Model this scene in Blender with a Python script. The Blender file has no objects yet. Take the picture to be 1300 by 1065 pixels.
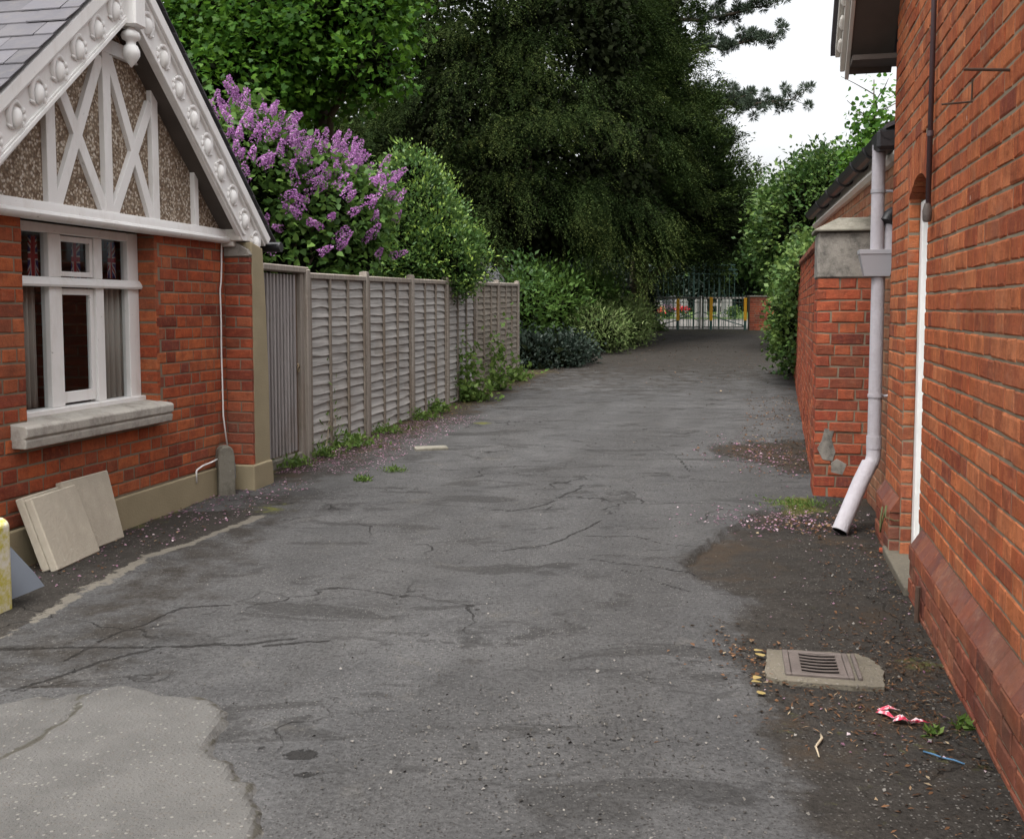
import bpy, math, random
import numpy as np
from mathutils import Vector, Matrix
rng = np.random.default_rng(11); random.seed(11)
S = bpy.context.scene
COL = S.collection
R = math.radians

# ------------------------------------------------------------------ terrain
def gh(x, y):
    y = np.asarray(y, float)
    return .0005 * np.clip(y, 0, 36) ** 2 + .036 * np.clip(y - 36, 0, 34)
def g1(y): return float(gh(0, y))

# ------------------------------------------------------------------ materials
class M:
    def __init__(s, name, rough=.8, spec=.3):
        s.m = bpy.data.materials.new(name); s.m.use_nodes = True
        s.nt = s.m.node_tree; s.b = s.nt.nodes['Principled BSDF']
        s.b.inputs['Roughness'].default_value = rough
        s.b.inputs['Specular IOR Level'].default_value = spec
        s._o = None
    def put(s, sock, v):
        if isinstance(v, bpy.types.NodeSocket): s.nt.links.new(v, sock)
        elif isinstance(v, (tuple, list)) and len(v) == 3 and sock.type == 'RGBA': sock.default_value = (*v, 1)
        else: sock.default_value = v
    def n(s, t, ins=None, **kw):
        nd = s.nt.nodes.new(t)
        for k, v in kw.items(): setattr(nd, k, v)
        for k, v in (ins or {}).items(): s.put(nd.inputs[k], v)
        return nd
    def co(s):
        if s._o is None: s._o = s.n('ShaderNodeTexCoord').outputs['Object']
        return s._o
    def pos(s): return s.n('ShaderNodeNewGeometry').outputs['Position']
    def isl(s): return s.n('ShaderNodeNewGeometry').outputs['Random Per Island']
    def scale(s, v, k): return s.n('ShaderNodeMapping', {'Vector': v, 'Scale': k}).outputs[0]
    def noise(s, sc, det=4, ro=.55, v=None, dist=0.):
        return s.n('ShaderNodeTexNoise', {'Vector': v or s.co(), 'Scale': sc, 'Detail': det, 'Roughness': ro, 'Distortion': dist}).outputs['Fac']
    def vor(s, sc, v=None, feat='F1', out='Distance', rand=1.):
        return s.n('ShaderNodeTexVoronoi', {'Vector': v or s.co(), 'Scale': sc, 'Randomness': rand}, feature=feat).outputs[out]
    def ramp(s, f, st, interp='LINEAR'):
        nd = s.n('ShaderNodeValToRGB', {'Fac': f}); cr = nd.color_ramp; cr.interpolation = interp
        while len(cr.elements) < len(st): cr.elements.new(.5)
        for e, (p, c) in zip(cr.elements, st):
            e.position = p; e.color = (*c, 1) if isinstance(c, (tuple, list)) else (c, c, c, 1)
        return nd.outputs['Color']
    def mix(s, f, a, b, bl='MIX'):
        nd = s.n('ShaderNodeMix', data_type='RGBA', blend_type=bl)
        s.put(nd.inputs[0], f); s.put(nd.inputs[6], a); s.put(nd.inputs[7], b)
        return nd.outputs[2]
    def ma(s, op, a, b=0., c=0., clamp=False):
        nd = s.n('ShaderNodeMath', operation=op, use_clamp=clamp)
        for i, v in enumerate((a, b, c)): s.put(nd.inputs[i], v)
        return nd.outputs[0]
    def rng(s, v, a, b, c=0., d=1.):
        return s.n('ShaderNodeMapRange', {0: v, 1: a, 2: b, 3: c, 4: d}).outputs[0]
    def attr(s, name): return s.n('ShaderNodeAttribute', attribute_name=name).outputs['Fac']
    def bump(s, h, st=.5, d=.01):
        bn = s.n('ShaderNodeBump', {'Height': h, 'Strength': st, 'Distance': d})
        if s.b.inputs['Normal'].is_linked:
            s.put(bn.inputs['Normal'], s.b.inputs['Normal'].links[0].from_socket)
        s.put(s.b.inputs['Normal'], bn.outputs[0])
    def color(s, c): s.put(s.b.inputs['Base Color'], c); return s
    def rough(s, r): s.put(s.b.inputs['Roughness'], r); return s

def plain(name, c, rough=.7, spec=.3, var=.25, sc=6., metal=0., bump=0., bsc=60.):
    m = M(name, rough, spec)
    f = m.noise(sc, 5)
    m.color(m.mix(f, tuple(x * (1 - var) for x in c), tuple(min(1, x * (1 + var)) for x in c)))
    m.b.inputs['Metallic'].default_value = metal
    if bump: m.bump(m.noise(bsc, 5), bump, .006)
    return m.m

def brick_mat(name, tones, streak=.0, stain=.25, soot=.35, drips=False):
    m = M(name, .92, .06)
    c = m.ramp(m.isl(), tones)
    i2 = m.n('ShaderNodeTexWhiteNoise', {'W': m.isl()}, noise_dimensions='1D').outputs['Value']
    c = m.mix(m.rng(i2, 0, 1, 0, .45), c, m.mix(i2, tones[1][1], (.45, .16, .07)))
    # colour wandering inside each brick
    w = m.noise(11, 6, .72)
    c = m.mix(m.rng(w, .42, .68, 0, .7), c, (.16, .042, .026))
    c = m.mix(m.rng(m.noise(19, 6, .75), .52, .72, 0, .55), c, tuple(x * 1.3 for x in tones[3][1]))
    c = m.mix(m.rng(m.noise(70, 5, .75), .52, .66, 0, .35), c, (.10, .04, .03))
    c = m.mix(m.rng(m.noise(34, 4, .7), .56, .75, 0, .42), c, (.36, .125, .06))
    if streak:
        v = m.scale(m.co(), (26, 26, 1.6))
        c = m.mix(m.rng(m.noise(1., 4, .6, v), .48, .68, 0, streak), c, (.33, .11, .042))
        v2 = m.scale(m.co(), (38, 38, 1.2))
        c = m.mix(m.rng(m.noise(1., 3, .6, v2), .56, .72, 0, streak), c, (.15, .05, .035))
    c = m.mix(m.rng(m.noise(2.2, 6, .7), .5, .75, 0, soot), c, (.06, .035, .028))
    c = m.mix(m.rng(m.noise(5., 7, .78), .56, .70, 0, stain), c, (.32, .18, .12))
    c = m.mix(m.rng(m.noise(42, 6, .8), .63, .71, 0, stain), c, (.36, .25, .18))
    c = m.mix(m.rng(m.noise(1.3, 5, .6), .45, .7, 0, .16), c, (.42, .23, .145))
    if drips:
        d = m.vor(9., m.scale(m.co(), (1, 1, .45)))
        c = m.mix(m.rng(d, .045, .03, 0, .7), c, (.72, .62, .58))
    m.color(c)
    m.bump(m.noise(120, 4, .7), .7, .005)
    m.bump(m.noise(24, 6, .7), .8, .010)
    return m.m

def mortar_mat(name, c=(.36, .31, .23)):
    m = M(name, .95, .04)
    k = m.mix(m.noise(9, 6, .7), tuple(x * .55 for x in c), c)
    k = m.mix(m.rng(m.noise(2.5, 5, .7), .52, .7, 0, .75), k, (.15, .11, .075))
    m.color(k); m.bump(m.noise(160, 4), .6, .004)
    return m.m

def brick_plain(name, c1, c2, mo):
    m = M(name, .9, .15)
    x = m.n('ShaderNodeSeparateXYZ', {0: m.co()})
    uu = m.ma('ADD', x.outputs[0], x.outputs[1])
    v = m.n('ShaderNodeCombineXYZ', {0: uu, 1: x.outputs[2], 2: 0.}).outputs[0]
    bt = m.n('ShaderNodeTexBrick', {'Vector': v, 'Color1': (*c1, 1), 'Color2': (*c2, 1), 'Mortar': (*mo, 1), 'Scale': 1., 'Mortar Size': .009, 'Brick Width': .235, 'Row Height': .08})
    c = m.mix(m.rng(m.noise(4, 6, .7), .45, .75, 0, .6), bt.outputs['Color'], (.1, .06, .045))
    m.color(c); m.bump(bt.outputs['Fac'], -.6, .006); m.bump(m.noise(90, 4), .4, .004)
    return m.m

def paint_mat(name, c=(.83, .82, .80), worn=.35):
    m = M(name, .55, .35)
    k = m.mix(m.noise(5, 5), tuple(x * .88 for x in c), c)
    k = m.mix(m.rng(m.noise(1., 7, .75, m.scale(m.co(), (7, 7, 2.2))), .50, .72, 0, .42), k, (.50, .455, .39))
    pe = m.rng(m.noise(16, 8, .8, None, .6), .635, .665, 0, 1)
    k = m.mix(m.ma('MULTIPLY', pe, worn), k, (.22, .20, .18))
    m.color(k); m.bump(pe, -.25, .003); m.bump(m.noise(60, 4), .15, .003)
    return m.m

def wood_mat(name, dark, light, axis, gap=0.):
    """weathered timber, grain runs along local axis (0 x,1 y,2 z)"""
    m = M(name, .88, .15)
    k = [46., 46., 46.]; k[axis] = 1.6
    g = m.noise(1., 6, .65, m.scale(m.co(), tuple(k)), .4)
    c = m.mix(m.rng(g, .3, .72), dark, light)
    c = m.mix(m.rng(m.isl(), 0, 1, 0, .45), c, m.mix(m.isl(), tuple(x * .6 for x in dark), tuple(min(1, x * 1.15) for x in light)))
    c = m.mix(m.rng(m.noise(1.6, 5, .7), .5, .75, 0, .5), c, tuple(x * y for x, y in zip(dark, (1.15, .95, .75))))
    c = m.mix(m.rng(m.noise(4.5, 6, .75), .58, .74, 0, .4), c, (.10, .10, .065))
    m.color(c); m.bump(g, .5, .004)
    return m.m

def leaf_mat(name, st, tip=None, trans=.3, rough=.55, spec=.16, back=None):
    m = M(name, rough, spec)
    c = m.ramp(m.isl(), st)
    big = m.noise(.9, 3, .6)
    c = m.mix(m.rng(big, .38, .66, 0, .5), c, tuple(x * .55 for x in st[0][1]))
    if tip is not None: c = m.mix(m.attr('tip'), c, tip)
    m.color(c)
    tr = m.n('ShaderNodeBsdfTranslucent', {'Color': m.mix(.5, c, st[-1][1])})
    mx = m.n('ShaderNodeMixShader', {0: trans, 1: m.b.outputs[0], 2: tr.outputs[0]})
    m.nt.links.new(mx.outputs[0], m.nt.nodes['Material Output'].inputs[0])
    return m.m

def asphalt(name):
    m = M(name, .92, .05)
    p = m.pos()
    big = m.noise(.55, 5, .6, p, .3); mid = m.noise(2.3, 6, .68, p, .5)
    c = m.mix(m.rng(mid, .35, .7), (.058, .057, .057), (.088, .086, .085))
    c = m.mix(m.rng(big, .40, .64, 0, .5), c, (.046, .045, .045))
    # thin dark worn patches that lie across the lane
    v = m.scale(p, (1.0, 2.3, 1))
    pt = m.noise(1.25, 7, .62, v, .9)
    c = m.mix(m.rng(pt, .565, .60, 0, .6), c, (.028, .027, .026))
    c = m.mix(m.rng(m.noise(3.4, 5, .6, p, .4), .62, .72, 0, .35), c, (.105, .097, .085))
    lw = m.scale(m.n('ShaderNodeVectorRotate', {'Vector': p, 'Angle': .228}, rotation_type='Z_AXIS').outputs[0], (2.1, .16, 1))
    c = m.mix(m.rng(m.noise(1., 4, .55, lw), .42, .62, 0, .35), c, (.042, .040, .038))
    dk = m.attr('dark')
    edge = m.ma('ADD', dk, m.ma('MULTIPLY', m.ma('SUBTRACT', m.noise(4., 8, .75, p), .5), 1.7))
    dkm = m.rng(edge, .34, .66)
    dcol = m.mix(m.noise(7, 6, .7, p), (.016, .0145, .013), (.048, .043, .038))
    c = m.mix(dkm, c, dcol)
    # aggregate
    vz = m.n('ShaderNodeTexVoronoi', {'Vector': p, 'Scale': 95.}, feature='F1')
    sp = m.n('ShaderNodeSeparateColor', {0: vz.outputs['Color']}).outputs[0]
    chip = m.ma('MULTIPLY', m.rng(vz.outputs['Distance'], .42, .28), m.rng(sp, .80, .84))
    c = m.mix(m.ma('MULTIPLY', chip, m.rng(m.noise(1.1, 4, .6, p), .4, .65, .12, .62)), c, (.20, .188, .175))
    pit = m.ma('MULTIPLY', m.rng(vz.outputs['Distance'], .42, .28), m.rng(sp, .26, .22))
    c = m.mix(m.ma('MULTIPLY', pit, .75), c, (.025, .023, .021))
    g = m.noise(58, 3, .75, p)
    c = m.mix(1., c, m.ramp(g, [(.30, .68), (.5, 1.), (.72, 1.36)]), 'MULTIPLY')
    g2 = m.noise(3.6, 8, .66, m.scale(p, (1., 2.0, 1)), 1.2)
    c = m.mix(m.rng(g2, .60, .63, 0, .42), c, (.026, .025, .024))
    # cracks
    wv = m.n('ShaderNodeMix', data_type='VECTOR')
    m.put(wv.inputs[0], .5); m.put(wv.inputs[4], p)
    nz = m.n('ShaderNodeTexNoise', {'Vector': p, 'Scale': 1.7, 'Detail': 5.}).outputs['Color']
    m.put(wv.inputs[5], nz)
    ck = m.vor(.95, m.scale(wv.outputs[1], (2, 2.4, 2)), 'DISTANCE_TO_EDGE')
    ckm = m.ma('MULTIPLY', m.rng(ck, .010, .004), m.rng(m.noise(.8, 3, .5, p), .50, .58))
    ca = m.ma('ADD', m.attr('crack'), m.ma('MULTIPLY', m.ma('SUBTRACT', m.noise(45, 5, .75, p), .5), 1.1))
    cam = m.rng(ca, .62, .74)
    cr = m.ma('MAXIMUM', ckm, cam)
    c = m.mix(m.ma('MULTIPLY', cr, .75), c, (.014, .013, .012))
    # pale mortar strip and patches
    pl = m.ma('ADD', m.attr('pale'), m.ma('MULTIPLY', m.ma('SUBTRACT', m.noise(9, 6, .75, p), .5), 2.0))
    c = m.mix(m.rng(pl, .5, .62), c, m.mix(m.noise(40, 4, .6, p), (.085, .077, .065), (.15, .136, .113)))
    # brown leaf mould; on the far lane also tree shade put into the colour
    db = m.ma('ADD', m.attr('debris_shade'), m.ma('MULTIPLY', m.ma('SUBTRACT', m.noise(6, 7, .75, p), .5), 1.5))
    c = m.mix(m.rng(db, .45, .75, 0, .85), c, m.mix(m.noise(60, 4, .7, p), (.020, .016, .012), (.066, .048, .034)))
    # moss
    ms = m.ma('ADD', m.attr('moss'), m.ma('MULTIPLY', m.ma('SUBTRACT', m.noise(8, 7, .75, p), .5), 1.5))
    c = m.mix(m.rng(ms, .48, .7, 0, .9), c, m.mix(m.noise(50, 4, .7, p), (.035, .038, .012), (.13, .13, .035)))
    m.color(c)
    h = m.ma('SUBTRACT', m.ma('MULTIPLY', chip, .6), m.ma('MULTIPLY', cr, 2.))
    m.bump(h, .7, .006); m.bump(g, .8, .008); m.bump(m.noise(6, 5, .6, p), .35, .02)
    m.rough(m.rng(mid, .3, .7, .68, .9))
    return m.m

def concrete_mat(name, c=(.30, .27, .22), agg=True):
    m = M(name, .9, .2); p = m.pos()
    k = m.mix(m.noise(3, 6, .7, p), tuple(x * .65 for x in c), c)
    k = m.mix(m.rng(m.noise(1.6, 7, .7, p), .42, .62, 0, .7), k, tuple(x * .5 for x in c))
    if agg:
        vz = m.n('ShaderNodeTexVoronoi', {'Vector': p, 'Scale': 75.})
        sp = m.n('ShaderNodeSeparateColor', {0: vz.outputs['Color']}).outputs[0]
        a = m.rng(vz.outputs['Distance'], .45, .3)
        k = m.mix(m.ma('MULTIPLY', a, m.rng(sp, .88, .93, 0, .5)), k, (.24, .225, .20))
        k = m.mix(m.ma('MULTIPLY', a, m.rng(sp, .24, .18, 0, .7)), k, (.09, .08, .07))
        m.bump(a, .4, .006)
    ca = m.ma('ADD', m.attr('crack'), m.ma('MULTIPLY', m.ma('SUBTRACT', m.noise(26, 4, .7, p), .5), .8))
    k = m.mix(m.rng(ca, .5, .7, 0, .9), k, (.05, .045, .035))
    m.color(k); m.bump(m.noise(110, 5, .7, p), .6, .006)
    return m.m

def stone_mat(name, c, dark=(.12, .11, .10), amt=.6):
    m = M(name, .9, .2)
    k = m.mix(m.noise(9, 6, .7), tuple(x * .75 for x in c), c)
    k = m.mix(m.rng(m.noise(5.5, 8, .78), .46, .64, 0, amt), k, dark)
    k = m.mix(m.rng(m.noise(18, 6, .7), .62, .72, 0, .5), k, (.50, .48, .42))
    m.color(k); m.bump(m.noise(45, 6, .7), .6, .008)
    return m.m

def pebble_mat(name):
    m = M(name, .85, .25)
    vz = m.n('ShaderNodeTexVoronoi', {'Vector': m.co(), 'Scale': 68.})
    sp = m.n('ShaderNodeSeparateColor', {0: vz.outputs['Color']}).outputs[0]
    c = m.ramp(sp, [(0, (.13, .085, .055)), (.3, (.24, .175, .12)), (.55, (.34, .265, .19)), (.8, (.45, .385, .30)), (1, (.58, .53, .46))])
    c = m.mix(m.rng(vz.outputs['Distance'], .4, .75, 0, .7), c, (.10, .072, .05))
    m.color(c); m.bump(vz.outputs['Distance'], -.8, .007)
    return m.m

def slate_mat(name, c=(.088, .084, .094)):
    m = M(name, .6, .2)
    k = m.mix(m.isl(), tuple(x * .72 for x in c), tuple(x * 1.2 for x in c))
    k = m.mix(m.rng(m.noise(7, 6, .7), .45, .72, 0, .5), k, (.125, .115, .112))
    k = m.mix(m.rng(m.noise(13, 6, .75), .6, .7, 0, .5), k, (.11, .10, .09))
    m.color(k); m.bump(m.noise(30, 5), .25, .005)
    return m.m

def glass_mat(name):
    m = M(name, .04, .5)
    m.color((.02, .022, .024))
    t = m.n('ShaderNodeBsdfTransparent', {'Color': (.78, .8, .8, 1)})
    gl = m.n('ShaderNodeBsdfGlossy', {'Color': (.9, .92, .95, 1), 'Roughness': .03})
    mx = m.n('ShaderNodeMixShader', {0: .055, 1: t.outputs[0], 2: gl.outputs[0]})
    m.nt.links.new(mx.outputs[0], m.nt.nodes['Material Output'].inputs[0])
    return m.m

def flag_mat(name):
    m = M(name, .8, .1)
    x = m.n('ShaderNodeSeparateXYZ', {0: m.co()})
    a, b = x.outputs[1], x.outputs[2]             # +-.06 wide, +-.09 tall
    ab = lambda v: m.ma('ABSOLUTE', v)
    lt = lambda v, t: m.ma('LESS_THAN', v, t)
    d1 = ab(m.ma('SUBTRACT', a, m.ma('MULTIPLY', b, .66))); d2 = ab(m.ma('ADD', a, m.ma('MULTIPLY', b, .66)))
    dd = m.ma('MINIMUM', d1, d2)
    cx = m.ma('MINIMUM', ab(a), ab(b))
    c = m.mix(lt(dd, .014), (.025, .035, .18), (.62, .60, .58))
    c = m.mix(lt(dd, .005), c, (.42, .02, .03))
    c = m.mix(lt(cx, .020), c, (.62, .60, .58))
    c = m.mix(lt(cx, .012), c, (.42, .02, .03))
    m.color(m.mix(.45, c, (.02, .02, .03))); return m.m

RED = [(0, (0.125, 0.035, 0.026)), (.13, (0.193, 0.043, 0.028)), (.33, (0.306, 0.066, 0.032)), (.58, (0.408, 0.096, 0.039)), (.8, (0.488, 0.137, 0.052)), (.9, (0.272, 0.061, 0.039)), (1, (0.148, 0.051, 0.042))]
DKR = [(0, (0.091, 0.031, 0.026)), (.22, (0.170, 0.041, 0.031)), (.5, (0.284, 0.061, 0.035)), (.74, (0.386, 0.090, 0.041)), (.9, (0.216, 0.053, 0.039)), (1, (0.102, 0.043, 0.037))]
ORG = [(0, (0.193, 0.053, 0.033)), (.15, (0.295, 0.074, 0.037)), (.42, (0.408, 0.107, 0.047)), (.7, (0.499, 0.158, 0.065)), (.88, (0.545, 0.194, 0.088)), (.94, (0.318, 0.082, 0.042)), (1, (0.193, 0.059, 0.043))]
PUR = [(0, (.085, .048, .046)), (.4, (.135, .066, .058)), (.7, (.20, .082, .058)), (1, (.105, .062, .06))]
PLN = [(0, (.085, .038, .033)), (.3, (.15, .052, .039)), (.6, (.225, .072, .046)), (.85, (.16, .062, .05)), (1, (.09, .05, .046))]
BRN = [(0, (.20, .11, .075)), (.4, (.28, .16, .10)), (.7, (.33, .20, .12)), (1, (.21, .10, .07))]
mt = dict(
    brickL=brick_mat('red_brick_lodge', RED, .12, .3, .34), brickB=brick_mat('red_brick_buttress', DKR, .1, .3, .5),
    brickR=brick_mat('orange_brick_house', ORG, .55, .4, .35, True), brickX=brick_mat('worn_plinth_brick', PLN, .1, .55, .75), brickC=brick_mat('purple_plinth_brick', PUR, .15, .5, .5),
    brickP=brick_mat('red_brick_pier', DKR, .15, .42, .6), brickA=brick_mat('brown_brick_annexe', BRN, .3, .3, .3),
    mortar=mortar_mat('mortar', (.25, .205, .15)), mortarR=mortar_mat('mortar_house', (.30, .25, .18)), mortarD=mortar_mat('mortar_dark', (.25, .21, .16)),
    bplain=brick_plain('brick_courses', (.30, .085, .05), (.22, .065, .045), (.28, .24, .18)),
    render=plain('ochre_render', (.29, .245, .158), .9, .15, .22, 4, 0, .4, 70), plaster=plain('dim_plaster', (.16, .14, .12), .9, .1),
    white=paint_mat('old_white_paint'), whiteW=paint_mat('flaking_white_paint', (.82, .81, .79), .85), cream=paint_mat('greyed_white_paint', (.60, .57, .52), .5),
    pebble=pebble_mat('pebbledash'), slate=slate_mat('roof_slate'), glass=glass_mat('window_glass'),
    sill=stone_mat('painted_stone_sill', (.50, .47, .42), (.20, .18, .155), .7), stone=stone_mat('weathered_stone', (.27, .25, .22), (.07, .066, .06), .95),
    slab=stone_mat('buff_paving', (.46, .41, .33), (.33, .29, .23), .45), grey_stone=stone_mat('grey_stone', (.21, .195, .16), (.07, .065, .05), .7),
    fence=wood_mat('grey_larch_lap', (.17, .158, .148), (.46, .44, .412), 1), fence2=wood_mat('brown_larch_lap', (.105, .088, .07), (.32, .285, .24), 1), batten=wood_mat('brown_batten', (.10, .08, .062), (.27, .23, .19), 2), fencev=wood_mat('grey_post_wood', (.15, .125, .105), (.33, .295, .255), 2),
    door=wood_mat('grey_door_boards', (.19, .17, .165), (.37, .345, .335), 2), brownw=wood_mat('brown_wood', (.075, .05, .035), (.17, .12, .085), 2),
    pvc=stone_mat('lilac_grey_plastic', (.47, .445, .475), (.30, .27, .26), .3), pvcd=plain('mid_grey_plastic', (.33, .325, .345), .4, .4, .08, 3),
    black=plain('black_plastic', (.022, .022, .024), .45, .4, .3), soffit=plain('dark_soffit', (.09, .075, .065), .8, .2, .3),
    conduit=plain('brown_conduit', (.085, .055, .06), .45, .4, .2), rust=plain('rusty_iron', (.075, .045, .032), .8, .3, .4, 30),
    iron=plain('grey_iron', (.115, .095, .085), .65, .35, .45, 14, .2, .5, 80), hole_shade=plain('hole_shade_black', (.008, .007, .006), .95, .05),  # flat black stands in for the shade inside drain and pipe
    green_iron=plain('green_ironwork', (.05, .105, .088), .6, .3, .3), grey_iron=plain('dull_gate_paint', (.10, .105, .09), .6, .3, .4, 3),
    yellow=plain('yellow_paint', (.72, .36, .02), .55, .3, .2, 8), lichen=None, cable=plain('white_cable', (.72, .70, .68), .5, .3, .05),
    bluegrey=plain('blue_grey_sheet', (.15, .17, .20), .55, .3, .15, 5), curtain=plain('grey_curtain', (.42, .39, .35), .9, .1, .1),
    brass=plain('dull_brass', (.25, .19, .12), .4, .5, .2, 20, .8), bark=plain('bark', (.07, .055, .042), .95, .1, .5, 9, 0, .9, 30),
    asphalt=asphalt('worn_asphalt'), concrete=concrete_mat('exposed_concrete', (.118, .113, .106)), gullyc=concrete_mat('gully_concrete', (.165, .145, .112), True),
    soil=plain('leafy_soil', (.045, .036, .022), .95, .1, .5, 3, 0, .8, 25), lawn=plain('mown_lawn', (.065, .10, .028), .9, .1, .35, 2, 0, .6, 50),
    path=plain('pale_path', (.135, .127, .118), .9, .1, .15, 2), twig=plain('dry_twig', (.34, .28, .20), .9, .1),
    flag=flag_mat('union_flag'), blue=plain('blue_twine', (.07, .16, .27), .6, .2), head=stone_mat('pale_headstone', (.36, .35, .33), (.3, .29, .27), .4),
    headd=stone_mat('dark_headstone', (.10, .10, .11), (.05, .05, .05), .4),
)
def lichen_mat():
    m = M('lichened_white_paint', .9, .15)
    f = m.noise(5, 6, .7)
    c = m.mix(m.rng(f, .40, .52), (.70, .66, .56), (.52, .46, .09))
    c = m.mix(m.rng(m.noise(3, 5, .6), .52, .62, 0, .9), c, (.20, .19, .10))
    m.color(c); m.bump(f, .5, .01); return m.m
mt['lichen'] = lichen_mat()
L = dict(
    syc=leaf_mat('sycamore_leaf', [(0, (.024, .075, .008)), (.5, (.050, .135, .014)), (1, (.12, .235, .026))], None, .35),
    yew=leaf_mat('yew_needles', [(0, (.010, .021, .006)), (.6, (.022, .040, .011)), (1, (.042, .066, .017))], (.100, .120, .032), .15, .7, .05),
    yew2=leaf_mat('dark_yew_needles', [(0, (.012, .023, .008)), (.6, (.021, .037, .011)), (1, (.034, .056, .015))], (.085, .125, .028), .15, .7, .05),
    inner=leaf_mat('shaded_inner_foliage', [(0, (.007, .010, .004)), (1, (.014, .019, .006))], None, .05, .8, .05),  # shade inside the crowns painted as a near-black leaf colour
    pine=leaf_mat('pine_needles', [(0, (.030, .046, .030)), (.6, (.055, .078, .052)), (1, (.095, .12, .082))], None, .15, .6),
    lilac=leaf_mat('lilac_leaf', [(0, (.038, .085, .018)), (.6, (.075, .155, .032)), (1, (.14, .24, .05))], None, .35),
    bloom=leaf_mat('lilac_blossom', [(0, (.22, .065, .24)), (.5, (.41, .155, .42)), (.85, (.56, .27, .57)), (1, (.72, .46, .70))], None, .35, .6, .2),
    laurel=leaf_mat('evergreen_leaf', [(0, (.028, .070, .018)), (.55, (.060, .130, .032)), (1, (.112, .20, .052))], (.26, .36, .06), .25, .45, .25),
    shrub=leaf_mat('shrub_leaf', [(0, (.035, .078, .015)), (.6, (.068, .135, .027)), (1, (.125, .21, .045))], None, .3),
    pale=leaf_mat('pale_umbel_leaf', [(0, (.06, .10, .027)), (.6, (.12, .18, .05)), (1, (.26, .31, .13))], None, .3),
    darkivy=leaf_mat('dark_ground_leaf', [(0, (.010, .020, .013)), (.7, (.022, .036, .024)), (1, (.055, .07, .055))], None, .15, .5, .18),
    ivy=leaf_mat('ivy_leaf', [(0, (.016, .042, .010)), (.6, (.034, .080, .018)), (1, (.07, .135, .03))], (.12, .18, .04), .25, .5, .18),
    far=leaf_mat('far_leaf', [(0, (.030, .060, .018)), (.6, (.055, .105, .026)), (1, (.095, .16, .04))], None, .3),
    weed=leaf_mat('weed_leaf', [(0, (.055, .105, .022)), (.6, (.10, .17, .036)), (1, (.18, .25, .065))], None, .35),
    petal=leaf_mat('fallen_petals', [(0, (.13, .06, .09)), (.5, (.25, .13, .19)), (.85, (.37, .23, .30)), (1, (.60, .50, .52))], None, .2, .8, .1),
    brown=leaf_mat('dead_leaves', [(0, (.035, .02, .012)), (.5, (.095, .048, .026)), (.85, (.18, .09, .045)), (1, (.34, .27, .18))], None, .1, .85, .1),
    yleaf=leaf_mat('yellow_leaf', [(0, (.30, .21, .07)), (1, (.42, .33, .14))], None, .2), red=leaf_mat('red_petals', [(0, (.5, .02, .03)), (1, (.65, .06, .08))], None, .2),
    wrap=leaf_mat('wrapper_foil', [(0, (.45, .04, .07)), (.45, (.50, .10, .13)), (.55, (.75, .68, .68)), (1, (.8, .76, .76))], None, .1, .3, .5),
    pebble=leaf_mat('grit_stones', [(0, (.03, .027, .024)), (.6, (.09, .083, .075)), (1, (.22, .205, .185))], None, 0, .9, .2),
)

# ------------------------------------------------------------------ mesh tools
def newobj(name, me, parent=None, mats=()):
    o = bpy.data.objects.new(name, me); COL.objects.link(o)
    for m in mats: me.materials.append(m)
    if parent is not None: o.parent = parent
    return o
def tag(o, label, cat, group=None, kind=None):
    o['label'] = label; o['category'] = cat
    if group: o['group'] = group
    if kind: o['kind'] = kind
    return o
def struct(o): o['kind'] = 'structure'; return o
def empty(name, loc, ang, label, cat, group=None):
    o = bpy.data.objects.new(name, None); COL.objects.link(o)
    o.location = loc; o.rotation_euler = (0, 0, -R(ang)); o.empty_display_size = .2
    return tag(o, label, cat, group)

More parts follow.
